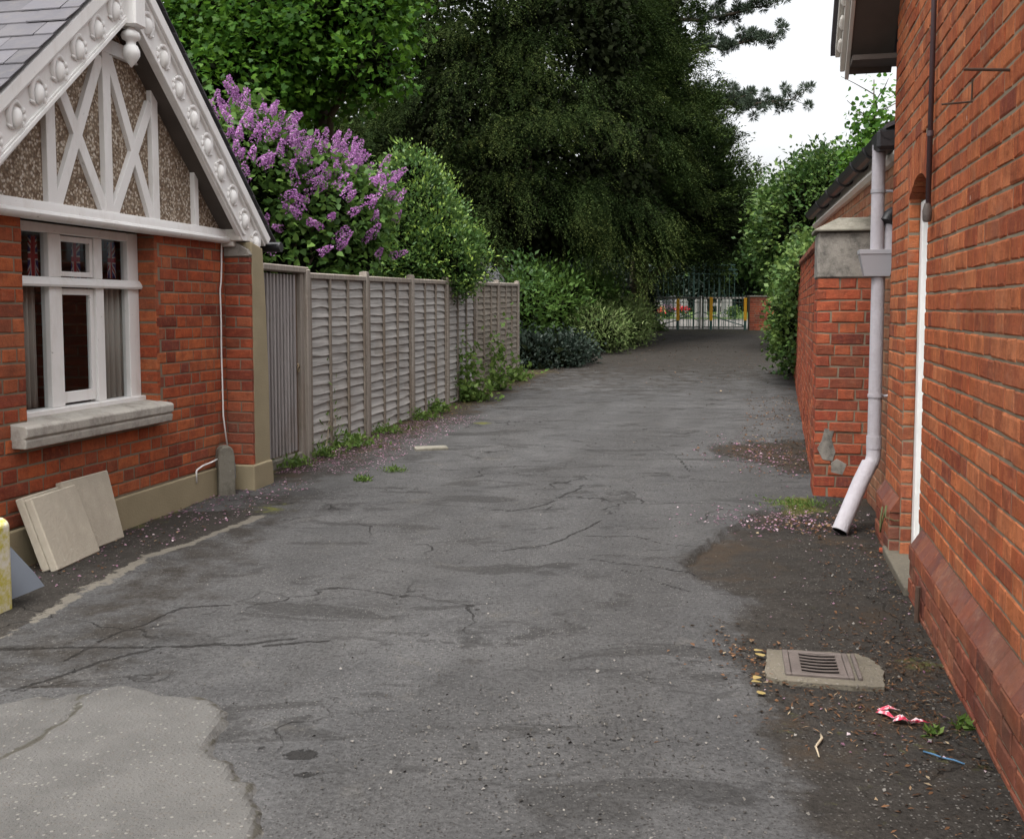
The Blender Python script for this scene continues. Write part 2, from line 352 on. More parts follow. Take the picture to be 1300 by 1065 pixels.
class MB:
    def __init__(s): s.v = []; s.f = []; s.mi = []; s.cur = 0
    def poly(s, pts, faces):
        k = len(s.v); s.v += [tuple(map(float, p)) for p in pts]
        s.f += [tuple(i + k for i in f) for f in faces]; s.mi += [s.cur] * len(faces)
    def box(s, x0, x1, y0, y1, z0, z1, M_=None):
        p = [(x, y, z) for z in (z0, z1) for y in (y0, y1) for x in (x0, x1)]
        if M_ is not None: p = [M_ @ Vector(q) for q in p]
        s.poly(p, [(0, 2, 3, 1), (4, 5, 7, 6), (0, 1, 5, 4), (2, 6, 7, 3), (0, 4, 6, 2), (1, 3, 7, 5)])
    def bbox(s, x0, x1, y0, y1, z0, z1, b=.006, M_=None):
        """box with chamfered edges"""
        b = min(b, abs(x1 - x0) * .45, abs(y1 - y0) * .45, abs(z1 - z0) * .45)
        import bmesh
        bm = bmesh.new(); bmesh.ops.create_cube(bm, size=1)
        for v in bm.verts: v.co = Vector(((x0 + x1) / 2 + v.co.x * (x1 - x0), (y0 + y1) / 2 + v.co.y * (y1 - y0), (z0 + z1) / 2 + v.co.z * (z1 - z0)))
        bmesh.ops.bevel(bm, geom=list(bm.edges), offset=b, segments=1, affect='EDGES')
        s.add_bm(bm, M_)
    def add_bm(s, bm, M_=None):
        bm.verts.index_update()
        s.poly([(M_ @ v.co) if M_ is not None else v.co for v in bm.verts], [tuple(v.index for v in f.verts) for f in bm.faces]); bm.free()
    def prism(s, pts, fm, a, b):
        """polygon pts (p,q) extruded between depths a and b; fm(p,q,d)->xyz"""
        n = len(pts)
        P = [fm(p, q, a) for p, q in pts] + [fm(p, q, b) for p, q in pts]
        s.poly(P, [tuple(range(n)), tuple(range(2 * n - 1, n - 1, -1))] + [(i, i + n, (i + 1) % n + n, (i + 1) % n) for i in range(n)])
    def tube(s, pts, r, n=10, caps=True):
        pts = [Vector(p) for p in pts]; m = len(pts)
        rr = r if isinstance(r, (list, tuple)) else [r] * m
        k = len(s.v); up = None
        for i, p in enumerate(pts):
            t = (pts[min(i + 1, m - 1)] - pts[max(i - 1, 0)]).normalized()
            if up is None: up = t.orthogonal().normalized()
            up = (up - t * up.dot(t)).normalized(); w = t.cross(up)
            for j in range(n):
                a = 2 * math.pi * j / n
                s.v.append(tuple(p + (up * math.cos(a) + w * math.sin(a)) * rr[i]))
        F = [(k + i * n + j, k + i * n + (j + 1) % n, k + (i + 1) * n + (j + 1) % n, k + (i + 1) * n + j) for i in range(m - 1) for j in range(n)]
        if caps: F += [tuple(k + j for j in reversed(range(n))), tuple(k + (m - 1) * n + j for j in range(n))]
        s.f += F; s.mi += [s.cur] * len(F)
    def lathe(s, prof, c, n=16):
        k = len(s.v)
        for r, z in prof:
            for j in range(n):
                a = 2 * math.pi * j / n; s.v.append((c[0] + r * math.cos(a), c[1] + r * math.sin(a), c[2] + z))
        m = len(prof)
        F = [(k + i * n + j, k + i * n + (j + 1) % n, k + (i + 1) * n + (j + 1) % n, k + (i + 1) * n + j) for i in range(m - 1) for j in range(n)]
        F += [tuple(k + j for j in reversed(range(n))), tuple(k + (m - 1) * n + j for j in range(n))]
        s.f += F; s.mi += [s.cur] * len(F)
    def ball(s, c, r3, M_=None, nu=12, nv=8):
        P = []
        for i in range(nv + 1):
            t = math.pi * i / nv
            for j in range(nu):
                a = 2 * math.pi * j / nu
                P.append(Vector((r3[0] * math.sin(t) * math.cos(a), r3[1] * math.sin(t) * math.sin(a), r3[2] * math.cos(t))))
        P = [Vector(c) + ((M_ @ p) if M_ is not None else p) for p in P]
        s.poly(P, [(i * nu + j, (i + 1) * nu + j, (i + 1) * nu + (j + 1) % nu, i * nu + (j + 1) % nu) for i in range(nv) for j in range(nu)])
    def build(s, name, mats, parent=None, smooth=False, bevel=0., auto=None):
        me = bpy.data.meshes.new(name); me.from_pydata(s.v, [], s.f); me.update()
        mats = mats if isinstance(mats, (list, tuple)) else [mats]
        o = newobj(name, me, parent, mats)
        me.polygons.foreach_set('material_index', s.mi)
        if smooth:
            me.polygons.foreach_set('use_smooth', [True] * len(me.polygons))
            if auto: me.set_sharp_from_angle(angle=R(auto))
        if bevel:
            b = o.modifiers.new('bevel', 'BEVEL'); b.width = bevel; b.segments = 2; b.limit_method = 'ANGLE'
        import bmesh
        bm = bmesh.new(); bm.from_mesh(me); bmesh.ops.recalc_face_normals(bm, faces=bm.faces); bm.to_mesh(me); bm.free()
        return o

def leafmesh(name, V, mat, parent=None, tip=None):
    """V: list of (n,k,3) arrays, every row one k-gon leaf"""
    V = V if isinstance(V, list) else [V]
    co = np.concatenate([a.reshape(-1, 3) for a in V]).astype(np.float32)
    ks = np.concatenate([np.full(len(a), a.shape[1], np.int32) for a in V])
    me = bpy.data.meshes.new(name)
    me.vertices.add(len(co)); me.vertices.foreach_set('co', co.ravel())
    me.loops.add(len(co)); me.loops.foreach_set('vertex_index', np.arange(len(co), dtype=np.int32))
    me.polygons.add(len(ks)); st = np.concatenate([[0], np.cumsum(ks)[:-1]]).astype(np.int32)
    me.polygons.foreach_set('loop_start', st)
    try: me.polygons.foreach_set('loop_total', ks)
    except Exception: pass
    me.update(calc_edges=True)
    if tip is not None:
        a = me.attributes.new('tip', 'FLOAT', 'POINT'); a.data.foreach_set('value', np.repeat(np.asarray(tip, np.float32), ks))
    return newobj(name, me, parent, [mat])

def unit(a): return a / np.maximum(np.linalg.norm(a, axis=-1, keepdims=True), 1e-9)
def rdir(n): return unit(rng.normal(size=(n, 3)))
def kites(P, D, N, Ln, W, fold=.15, wide=.42):
    D = unit(D); Sd = unit(np.cross(D, N)); Nn = np.cross(Sd, D)
    Ln = np.asarray(Ln).reshape(-1, 1) * np.ones((len(P), 1)); W = np.asarray(W).reshape(-1, 1) * np.ones((len(P), 1))
    mid = P + D * Ln * wide + Nn * W * fold
    return np.stack([P, mid + Sd * W / 2, P + D * Ln, mid - Sd * W / 2], 1)
LOBE = np.array([(0, 0), (.30, .10), (.52, .02), (.42, .30), (.58, .52), (.28, .55), (.22, .72), (0, 1.), (-.22, .72), (-.28, .55), (-.58, .52), (-.42, .30), (-.52, .02), (-.30, .10)])
HEART = np.array([(0, 0), (.32, .08), (.42, .32), (.26, .68), (0, 1.), (-.26, .68), (-.42, .32), (-.32, .08)])
def shaped(P, D, N, Ln, shape, fold=.1):
    D = unit(D); Sd = unit(np.cross(D, N)); Nn = np.cross(Sd, D)
    Ln = np.asarray(Ln).reshape(-1, 1, 1) * np.ones((len(P), 1, 1))
    x = shape[None, :, 0:1]; y = shape[None, :, 1:2]
    return P[:, None] + Ln * (Sd[:, None] * x + D[:, None] * y + Nn[:, None] * (np.abs(x) * fold - y * y * .12))
def ell(n, E, lo=.72, hi=1.05, zmin=None, up=-1.):
    """n points near the surface of ellipsoids E (x,y,z,rx,ry,rz); returns points, outward"""
    E = np.array(E, float); a = E[:, 3] * E[:, 4] + E[:, 3] * E[:, 5] + E[:, 4] * E[:, 5]
    P = np.zeros((0, 3)); O = np.zeros((0, 3))
    while len(P) < n:
        i = rng.choice(len(E), n * 2, p=a / a.sum()); d = rdir(n * 2)
        p = E[i, :3] + d * E[i, 3:] * rng.uniform(lo, hi, (n * 2, 1)); o = unit(d / E[i, 3:])
        k = d[:, 2] > up
        if zmin is not None: k &= p[:, 2] > zmin
        # drop points deep inside another ellipsoid
        q = ((p[:, None] - E[None, :, :3]) / E[None, :, 3:]); k &= ~((q ** 2).sum(-1) < lo * lo * .8).any(1)
        P = np.concatenate([P, p[k]]); O = np.concatenate([O, o[k]])
    return P[:n], O[:n]
def sprays(C, O, m, nl, tl, ll, lw, droop=.35, spread=.7, upb=0.):
    """m twigs from each clump centre, nl narrow leaflets on each twig; returns verts, tipness"""
    B = np.repeat(C, m, 0) + rng.normal(scale=tl * .25, size=(len(C) * m, 3))
    T = unit(np.repeat(O, m, 0) + rdir(len(B)) * spread + np.array([0, 0, upb]))
    ln = tl * rng.uniform(.6, 1.3, (len(B), 1))
    s = np.linspace(.08, 1, nl)
    P = B[:, None] + T[:, None] * (ln[:, None] * s[None, :, None]) + np.array([0, 0, -1.]) * (droop * ln[:, None] * (s[None, :, None] ** 2))
    side = unit(np.cross(T, np.array([0, 0, 1.])) + 1e-6)
    sg = np.where(np.arange(nl) % 2 == 0, 1., -1.)[None, :, None]
    D = T[:, None] * .8 + side[:, None] * sg * .8 + np.array([0, 0, -1.]) * (droop * s[None, :, None])
    P = P.reshape(-1, 3); D = D.reshape(-1, 3) + rng.normal(scale=.2, size=P.shape)
    N = np.array([0, 0, 1.]) + rng.normal(scale=.5, size=P.shape)
    tip = np.tile(s, len(B)); k = rng.uniform(.6, 1.3, len(P))
    return kites(P, D, N, ll * k, lw * k), tip
def rosettes(C, O, m, Ln, W, spread=1.1, sig=.1, shape=None):
    P = np.repeat(C, m, 0) + rng.normal(scale=sig, size=(len(C) * m, 3))
    D = unit(np.repeat(O, m, 0) + rdir(len(P)) * spread)
    N = np.repeat(O, m, 0) * .6 + np.array([0, 0, .8]) + rng.normal(scale=.45, size=P.shape)
    k = rng.uniform(.65, 1.2, len(P))
    return (kites(P, D, N, Ln * k, W * k) if shape is None else shaped(P, D, N, Ln * k, shape)), P
def limb(mb, a, b, r0, r1, wob=.08, n=6, sub=0):
    a, b = Vector(a), Vector(b); pts = []
    for i in range(n + 1):
        t = i / n; p = a.lerp(b, t)
        w = (b - a).length * wob * math.sin(math.pi * t)
        pts.append(p + Vector((random.uniform(-w, w), random.uniform(-w, w), random.uniform(-w, w) * .4)))
    mb.tube(pts, [r0 + (r1 - r0) * i / n for i in range(n + 1)], 8)
    return pts
def vnoise(x, y, sc, seed=0, octv=4):
    out = np.zeros_like(x); amp = 1.; tot = 0
    for o in range(octv):
        r = np.random.default_rng(seed + o); T = r.uniform(-1, 1, (64, 64))
        X = x * sc * 2 ** o + 100.3; Y = y * sc * 2 ** o + 57.7
        i = np.floor(X).astype(int); j = np.floor(Y).astype(int); u = X - i; v = Y - j
        u = u * u * (3 - 2 * u); v = v * v * (3 - 2 * v)
        g = lambda a, b: T[a % 64, b % 64]
        out += amp * ((g(i, j) * (1 - u) + g(i + 1, j) * u) * (1 - v) + (g(i, j + 1) * (1 - u) + g(i + 1, j + 1) * u) * v)
        tot += amp; amp *= .5
    return out / tot
def pdist(x, y, pl):
    d = np.full(x.shape, 1e9)
    for (ax, ay), (bx, by) in zip(pl[:-1], pl[1:]):
        vx, vy = bx - ax, by - ay; l2 = vx * vx + vy * vy + 1e-12
        t = np.clip(((x - ax) * vx + (y - ay) * vy) / l2, 0, 1)
        d = np.minimum(d, np.hypot(x - ax - t * vx, y - ay - t * vy))
    return d
def inside(x, y, pg):
    c = np.zeros(x.shape, bool); n = len(pg)
    for i in range(n):
        (ax, ay), (bx, by) = pg[i], pg[(i + 1) % n]
        if ay == by: continue
        k = ((ay > y) != (by > y)) & (x < (bx - ax) * (y - ay) / (by - ay) + ax); c ^= k
    return c
def sdf(x, y, pg): return pdist(x, y, pg + pg[:1]) * np.where(inside(x, y, pg), -1, 1)

# ------------------------------------------------------------------ bricks
def bricks(mb, fm, u0, u1, z0, z1, holes=None, top=None, course=.08, Ls=.226, Hs=.109, J=.0098, off=0., depth=.035, jit=.0022, mi=0, only=None):
    T = Ls + Hs + 2 * J; nrow = int(math.ceil((z1 - z0) / course - 1e-6))
    for k in range(nrow):
        za = z0 + k * course + J * .5; zb = min(z0 + (k + 1) * course - J * .5, z1)
        if zb - za < .015: continue
        zm = (za + zb) / 2; ex = sorted(holes(zm)) if holes else []
        if u1 - u0 < .17: onebrick(mb, fm, u0, u1, za, zb, depth, jit, mi); continue
        u = u0 - T + ((off + (T * .5 if k % 2 else 0)) % T); header = False
        if k % 5 == 3: u -= .03
        while u < u1:
            w = Hs if header else Ls; a, b = u, u + w; u = b + J; header = not header
            a, b = max(a, u0), min(b, u1)
            if b <= u0 or a >= u1: continue
            if a - u0 < .078: a = u0
            if u1 - b < .078: b = u1
            if b - a < .06 and u1 - u0 > .06: continue
            seg = [(a, b)]
            for h0, h1 in ex:
                ns = []
                for p, q in seg:
                    if q <= h0 or p >= h1: ns.append((p, q)); continue
                    if p < h0: ns.append((p, h0))
                    if q > h1: ns.append((h1, q))
                seg = [(h1 if h1 < p < h1 + .055 else p, h0 if h0 - .055 < q < h0 else q) for p, q in ns if q - p > .055 or abs(q - p) > .1]
            for p, q in seg:
                if q - p < .015: continue
                if top and zm > top((p + q) / 2): continue
                onebrick(mb, fm, p, q, za, zb, depth, jit, mi)
def onebrick(mb, fm, p, q, za, zb, depth=.035, jit=.0022, mi=0):
    mb.cur = mi; c = .0045; w = max(-.0005, random.gauss(.0008, jit * .55)); r = lambda s=1.: random.uniform(-jit, jit) * s
    P = []
    for (uu, zz) in ((p, za), (q, za), (q, zb), (p, zb)):
        P.append((uu, zz))
    P = [(a + r(), b + r()) for a, b in P]
    cu, cz = (p + q) / 2, (za + zb) / 2
    ins = [(a + (c if a < cu else -c) * random.uniform(.5, 2.2), b + (c if b < cz else -c) * random.uniform(.5, 2.2)) for a, b in P]
    tilt = random.gauss(0, .005)
    V = [fm(a, b, w + tilt * (a - cu)) for a, b in ins] + [fm(a, b, w - c * .8) for a, b in P] + [fm(a, b, -depth) for a, b in P]
    mb.poly(V, [(0, 1, 2, 3)] + [(i, i + 4, (i + 1) % 4 + 4, (i + 1) % 4) for i in range(4)] + [(i + 4, i + 8, (i + 1) % 4 + 8, (i + 1) % 4 + 4) for i in range(4)])
def mortarback(mb, fm, u0, u1, z0, z1, holes=None, top=None, course=.08, thick=.2, rec=-.0035, mi=1):
    mb.cur = mi; z = z0
    while z < z1 - 1e-6:
        zb = min(z + course, z1); ex = sorted(holes((z + zb) / 2)) if holes else []
        seg = [(u0, u1)]
        for h0, h1 in ex:
            ns = []
            for p, q in seg:
                if q <= h0 or p >= h1: ns.append((p, q)); continue
                if p < h0: ns.append((p, h0))
                if q > h1: ns.append((h1, q))
            seg = ns
        for p, q in seg:
            if top:
                while q - p > .05 and z > top(p): p += .03
                while q - p > .05 and z > top(q): q -= .03
                if q - p <= .05: continue
            V = [fm(a, b, c) for c in (rec, -thick) for a, b in ((p, z), (q, z), (q, zb), (p, zb))]
            mb.poly(V, [(0, 1, 2, 3), (7, 6, 5, 4), (0, 4, 5, 1), (1, 5, 6, 2), (2, 6, 7, 3), (3, 7, 4, 0)])
        z = zb
    mb.cur = 0

# ------------------------------------------------------------------ camera, light
cam = bpy.data.cameras.new('camera'); co = bpy.data.objects.new('camera', cam); COL.objects.link(co)
co.location = (0, 0, 1.4); co.rotation_euler = (R(90) - math.atan(95.5 / 1300), 0, 0)
cam.sensor_width = 36; cam.lens = 36.0; cam.shift_y = -45 / 1300; cam.clip_start = .05; cam.clip_end = 2000
S.camera = co
W = bpy.data.worlds.new('World'); S.world = W; W.use_nodes = True
nt = W.node_tree; bg = nt.nodes['Background']
SUN_EL, SUN_AZ = 66, 205
sky = nt.nodes.new('ShaderNodeTexSky'); sky.sky_type = 'NISHITA'; sky.sun_disc = False
sky.sun_elevation = R(SUN_EL); sky.sun_rotation = R(SUN_AZ); sky.air_density = 1.; sky.dust_density = 6.; sky.ozone_density = 1.
hs = nt.nodes.new('ShaderNodeHueSaturation'); hs.inputs['Saturation'].default_value = .12
nt.links.new(sky.outputs[0], hs.inputs['Color']); nt.links.new(hs.outputs[0], bg.inputs['Color']); bg.inputs['Strength'].default_value = .15
sun = bpy.data.lights.new('sun', 'SUN'); so = bpy.data.objects.new('sun', sun); COL.objects.link(so)
sun.energy = 1.1; sun.angle = R(25); sun.color = (1, .97, .92)
dv = Vector((math.sin(R(SUN_AZ)) * math.cos(R(SUN_EL)), math.cos(R(SUN_AZ)) * math.cos(R(SUN_EL)), math.sin(R(SUN_EL))))
so.rotation_euler = dv.to_track_quat('Z', 'Y').to_euler(); so.location = (0, -5, 20)
S.view_settings.view_transform = 'Standard'; S.view_settings.look = 'None'; S.view_settings.gamma = 1.; S.view_settings.exposure = 1.3

# ------------------------------------------------------------------ ground and road
DARKA = [(0.95, 5.55), (1.04, 5.77), (1.19, 5.96), (1.28, 6.21), (1.43, 6.43), (1.62, 6.82), (1.83, 7.0), (2.0, 7.14), (2.24, 7.38), (2.9, 7.26), (2.4, 5.96), (2.2, 4.9), (2.1, 4.46), (1.8, 3.03), (1.5, 1.0), (0.9, 1.0), (0.81, 2.61), (0.83, 2.9), (0.87, 3.29), (0.84, 3.63), (0.95, 4.35), (1.12, 4.83), (1.05, 5.03), (0.97, 5.26)]
ARC = [(0.93, 5.49), (1.04, 5.77), (1.19, 5.96), (1.28, 6.21), (1.43, 6.43), (1.62, 6.82), (1.83, 7.0), (2.0, 7.14), (2.24, 7.38)]
POTB = [(1.91, 9.98), (2.19, 10.35), (2.55, 10.45), (3.3, 10.5), (2.8, 8.47), (2.32, 8.4), (2.26, 8.71), (2.12, 9.1), (1.94, 9.43)]
POTE = [(1.89, 9.7), (1.95, 9.98), (2.08, 10.26), (2.29, 10.37), (2.5, 10.43), (2.61, 10.37)]
APRON = [(-3.4, 3.40), (-1.8, 3.51), (-1.68, 3.6), (-1.44, 3.64), (-1.32, 3.63), (-1.16, 3.59), (-1.08, 3.53), (-1.0, 3.43), (-0.94, 3.3), (-0.92, 3.19), (-0.93, 3.14), (-0.91, 3.06), (-0.85, 3.0), (-0.81, 2.9), (-0.75, 2.76), (-0.69, 2.61), (-.66, 1.0), (-3.4, 1.0)]
APCR = [(-1.66, 2.75), (-1.57, 3.05), (-1.54, 3.19), (-1.50, 3.38), (-1.55, 3.53), (-1.55, 3.66)]
STRIP = [(-2.21, 3.96), (-2.16, 4.23), (-2.12, 4.58), (-2.11, 4.99), (-2.06, 5.39), (-2.04, 5.68), (-1.90, 5.96), (-1.80, 6.34), (-1.68, 6.74)]
CRACKS = [[(-.27, 7.0), (0, 6.87), (.22, 7.14), (.41, 7.5), (.58, 7.92)], [(.21, 6.87), (.28, 7.14)], [(.43, 6.17), (.67, 6.17), (.81, 6.1)], [(.72, 6.17), (.88, 5.96), (1.05, 5.86)],
    [(.37, 5.62), (.64, 5.49), (.84, 5.39), (1.01, 5.18)], [(.59, 5.39), (.76, 5.11), (.88, 4.9)], [(1.4, 10.04), (1.52, 9.33), (1.48, 8.47)], [(1.18, 8.47), (1.4, 8.21), (1.75, 8.03)],
    [(-2.1, 4.11), (-1.77, 4.1), (-1.46, 4.13), (-1.15, 4.17), (-.9, 4.23)], [(-1.86, 3.63), (-1.72, 3.83), (-1.58, 4.0), (-1.46, 4.13)], [(-1.78, 3.96), (-1.67, 4.35), (-1.55, 4.7), (-1.31, 4.76)],
    [(-1.91, 8.47), (-1.57, 8.8), (-1.23, 9.33)], [(-.05, 5.77), (.23, 5.96), (.57, 6.62)], [(-1.04, 4.15), (-.76, 4.2)]]
def axis_x(y): return -1.55 + .232 * y
def make_road():
    ys = [.6]
    while ys[-1] < 36.6: ys.append(ys[-1] + max(.02, .0052 * (ys[-1] - .2)))
    ys = np.array(ys); ss = np.linspace(-2.9, 4.0, 292)
    Y, Sx = np.meshgrid(ys, ss, indexing='ij'); X = axis_x(Y) + Sx
    # outer columns are pushed out so that the sheet runs under the walls
    Z = gh(X, Y)
    jx = X + vnoise(X, Y, 7, 5) * .06; jy = Y + vnoise(X, Y, 7, 9) * .09
    inA = sdf(jx, jy, DARKA); dA = pdist(jx, jy, ARC)
    sink = np.where(inA < 0, .030 * np.exp(-np.clip(dA, 0, 9) / .5), 0)
    sB = sdf(jx, jy, POTB); dB = pdist(jx, jy, POTE)
    sink += np.where(sB < 0, .030 * np.exp(-np.clip(dB, 0, 9) / .35), 0)
    lip = .010 * np.exp(-(dA / .1) ** 2) * (inA > 0)
    Z = Z - sink + lip + vnoise(X, Y, .9, 21) * .012 + vnoise(X, Y, 4, 31) * .004
    # stepped edge of the asphalt along the mortar strip on the left
    dS = pdist(X, Y, STRIP); lw = np.interp(Y, [p[1] for p in STRIP], [p[0] for p in STRIP])
    left = (X < lw - .02) & (Y < 6.9)
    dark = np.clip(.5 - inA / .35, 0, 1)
    dark = np.maximum(dark, np.clip(.5 - sB / .25, 0, 1) * .9)
    dark = np.maximum(dark, np.where(left, .95, 0))
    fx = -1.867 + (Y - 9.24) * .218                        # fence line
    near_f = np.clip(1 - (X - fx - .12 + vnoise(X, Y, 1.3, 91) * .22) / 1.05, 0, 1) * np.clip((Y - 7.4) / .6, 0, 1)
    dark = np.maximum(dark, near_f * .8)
    dark = np.maximum(dark, np.clip((Y - 10) / 16, 0, 1.) + 0 * X)  # far lane darkened in the colour, standing in for shade under the trees
    dark = np.maximum(dark, .55 * np.exp(-((X + 1.75) / .45) ** 2) * (Y > 3.7) * (Y < 7.5))
    pale = np.clip(1 - dS / (.10 + .06 * vnoise(X, Y, 3.1, 61)), 0, 1) * (.72 + .5 * vnoise(X, Y, 2.2, 63)) * (Y < 6.9)
    wx = 1.821 + (Y - 4.463) * .240                         # right wall line
    rw = np.clip(1 - (wx - X) / .55, 0, 1)
    wl = -2.336 + (Y - 6.898) * .2144
    lwall = np.clip(1 - (X - wl) / .42, 0, 1) * (Y < 8.6)
    debris_shade = np.maximum.reduce([rw * .62 * (Y > 7.2), rw * .42, near_f * .78, np.clip(.5 - sB / .3, 0, 1) * .62, np.clip((Y - 13) / 9, 0, .42) * (1 - np.exp(-((Sx - 1.6) / 1.0) ** 2) * .35), lwall * .62, np.where(inA < 0, .30 + .3 * np.exp(-dA / .4) + .35 * vnoise(X, Y, 1.6, 71), 0)])  # far-lane term is leaf mould plus painted tree shade
    for cx, cy, r in ((1.55, 3.9, .35), (1.3, 3.4, .3), (1.95, 6.1, .35), (1.75, 6.7, .3)):
        debris_shade = np.maximum(debris_shade, .62 * np.clip(1.2 - np.hypot(X - cx, Y - cy) / r, 0, 1))
    moss = np.maximum.reduce([np.where(inA < 0, .20 + .35 * vnoise(X, Y, 1.3, 73), 0), .72 * np.clip(1.3 - np.hypot((X - 2.02) / .32, (Y - 7.15) / .45), 0, 1), lwall * .55 * (Y > 6.3), .35 * rw * (Y < 7),
        .5 * np.clip(1.2 - np.hypot((X - 1.65) / .25, (Y - 3.95) / .3), 0, 1), .72 * np.clip(1.3 - np.hypot((X + .35) / .16, (Y - 11.85) / .16), 0, 1),
        .5 * near_f * (Y > 11), .45 * np.clip((Y - 29) / 5, 0, 1) + 0 * X, .6 * np.clip(1.2 - np.hypot((X + 1.65) / .3, (Y - 7.0) / .35), 0, 1)])
    crack = np.zeros_like(X)
    for c in CRACKS: crack = np.maximum(crack, np.clip(1 - pdist(X + vnoise(X, Y, 5, 77) * .04, Y + vnoise(X, Y, 5, 78) * .05, c) / .03, 0, 1))
    for cx, cy, rx, ry in ((-.66, 3.12, .075, .06), (-.62, 2.98, .05, .03), (-.80, 3.17, .03, .02)):
        crack = np.maximum(crack, np.clip(1.4 - np.hypot((X - cx) / rx, (Y - cy) / ry), 0, 1) * .9)
    ny, nx = X.shape
    idx = np.arange(nx * ny).reshape(ny, nx)
    q = np.stack([idx[:-1, :-1], idx[:-1, 1:], idx[1:, 1:], idx[1:, :-1]], -1).reshape(-1, 4)
    me = bpy.data.meshes.new('road'); me.from_pydata(np.stack([X, Y, Z], -1).reshape(-1, 3).tolist(), [], q.tolist())
    for nm, a in (('dark', dark), ('pale', pale), ('debris_shade', debris_shade), ('moss', moss), ('crack', crack)):
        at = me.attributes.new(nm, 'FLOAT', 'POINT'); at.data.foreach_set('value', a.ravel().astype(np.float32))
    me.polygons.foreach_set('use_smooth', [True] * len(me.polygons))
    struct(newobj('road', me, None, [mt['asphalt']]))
make_road()
def make_apron():
    ys = np.arange(.7, 3.75, .02); xs = np.arange(-3.3, -.6, .02)
    Y, X = np.meshgrid(ys, xs, indexing='ij')
    jx = X + vnoise(X, Y, 5, 51) * .09; jy = Y + vnoise(X, Y, 5, 52) * .09
    d = sdf(jx, jy, APRON)
    Z = gh(X, Y) + .024 - .05 * np.clip((d + .04) / .08, 0, 1) ** 1.5 + vnoise(X, Y, 3, 53) * .005 + vnoise(X, Y, .9, 21) * .012
    ck = np.clip(1 - pdist(X + vnoise(X, Y, 6, 54) * .05, Y, APCR) / .03, 0, 1)
    Z -= ck * .008
    ck = np.maximum(ck, np.clip(1 - np.abs(d + .01 + .02 * vnoise(X, Y, 9, 58)) / .03, 0, 1) * (.75 + .5 * vnoise(X, Y, 4, 59)))
    keep = (d < .05); idx = np.arange(X.size).reshape(X.shape)
    q = np.stack([idx[:-1, :-1], idx[:-1, 1:], idx[1:, 1:], idx[1:, :-1]], -1).reshape(-1, 4)
    kf = keep.ravel()[q].all(1)
    me = bpy.data.meshes.new('concrete_apron'); me.from_pydata(np.stack([X, Y, Z], -1).reshape(-1, 3).tolist(), [], q[kf].tolist())
    a = me.attributes.new('crack', 'FLOAT', 'POINT'); a.data.foreach_set('value', ck.ravel().astype(np.float32))
    struct(newobj('concrete_apron', me, None, [mt['concrete']]))
make_apron()
def sheet(name, x0, x1, y0, y1, dz, mat, nx=60, ny=160):
    xs = np.linspace(x0, x1, nx); ys = np.linspace(y0, y1, ny); Y, X = np.meshgrid(ys, xs, indexing='ij')
    Z = gh(X, Y) + dz; idx = np.arange(X.size).reshape(X.shape)
    q = np.stack([idx[:-1, :-1], idx[:-1, 1:], idx[1:, 1:], idx[1:, :-1]], -1).reshape(-1, 4)
    me = bpy.data.meshes.new(name); me.from_pydata(np.stack([X, Y, Z], -1).reshape(-1, 3).tolist(), [], q.tolist())
    return struct(newobj(name, me, None, [mat]))
sheet('ground', -200, 200, -60, 400, -.07, mt['soil'], 40, 500)
sheet('lawn', -6, 26, 36.9, 70, -.02, mt['lawn'], 20, 60)
sheet('path', 3.5, 10.5, 36.6, 44.5, -.004, mt['path'], 6, 20)

# ------------------------------------------------------------------ lodge on the left
HA, HO = 12.1, (-2.336, 6.898, 0.)
lodge = empty('brick_lodge', HO, HA, 'small red brick lodge with white timbered pebbledash gable and casement window', 'house')
fv = lambda u, z, w: (w, u, z)                    # road face of the lodge: w outward
AX, SL = -.57, .87
zt = lambda u: 3.50 - SL * abs(u - AX)            # top of the rake
U0, U1 = -1.99, .85
win = lambda z: [(-1.40, -.10)] if .70 < z < 1.95 else []
b = MB(); bricks(b, fv, U0, U1, .23, 1.95, win); mortarback(b, fv, U0, U1, -.1, 1.95, win, thick=.22)
fj = lambda u, z, w: (-u, -.106 - w, z)            # right-hand jamb of the window, u measured into the wall
bricks(b, fj, 0, .125, .75, 1.93, Ls=.125, Hs=.125)
b.cur = 1; b.box(-.13, -.004, -.1035, -.0995, .76, 1.94)
b.build('wall', [mt['brickL'], mt['mortar']], lodge)
b = MB()
for (x0, x1, y0, y1) in ((-5, -4.9, U0, U1), (-4.9, -.22, U0, U0 + .2), (-4.9, -.22, U1 - .2, U1)): b.box(x0, x1, y0, y1, -.1, 2.0)
b.build('rear_wall', mt['bplain'], lodge)
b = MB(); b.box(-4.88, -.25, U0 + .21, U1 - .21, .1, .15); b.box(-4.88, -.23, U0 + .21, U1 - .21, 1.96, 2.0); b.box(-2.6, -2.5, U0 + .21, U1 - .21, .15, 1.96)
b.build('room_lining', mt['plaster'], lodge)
b = MB(); b.prism([(U0 - .03, -.1), (U1, -.1), (U1, .21), (U1, .225), (U0 - .03, .225)], fv, 0., .032); b.build('plinth', mt['render'], lodge, bevel=.006)
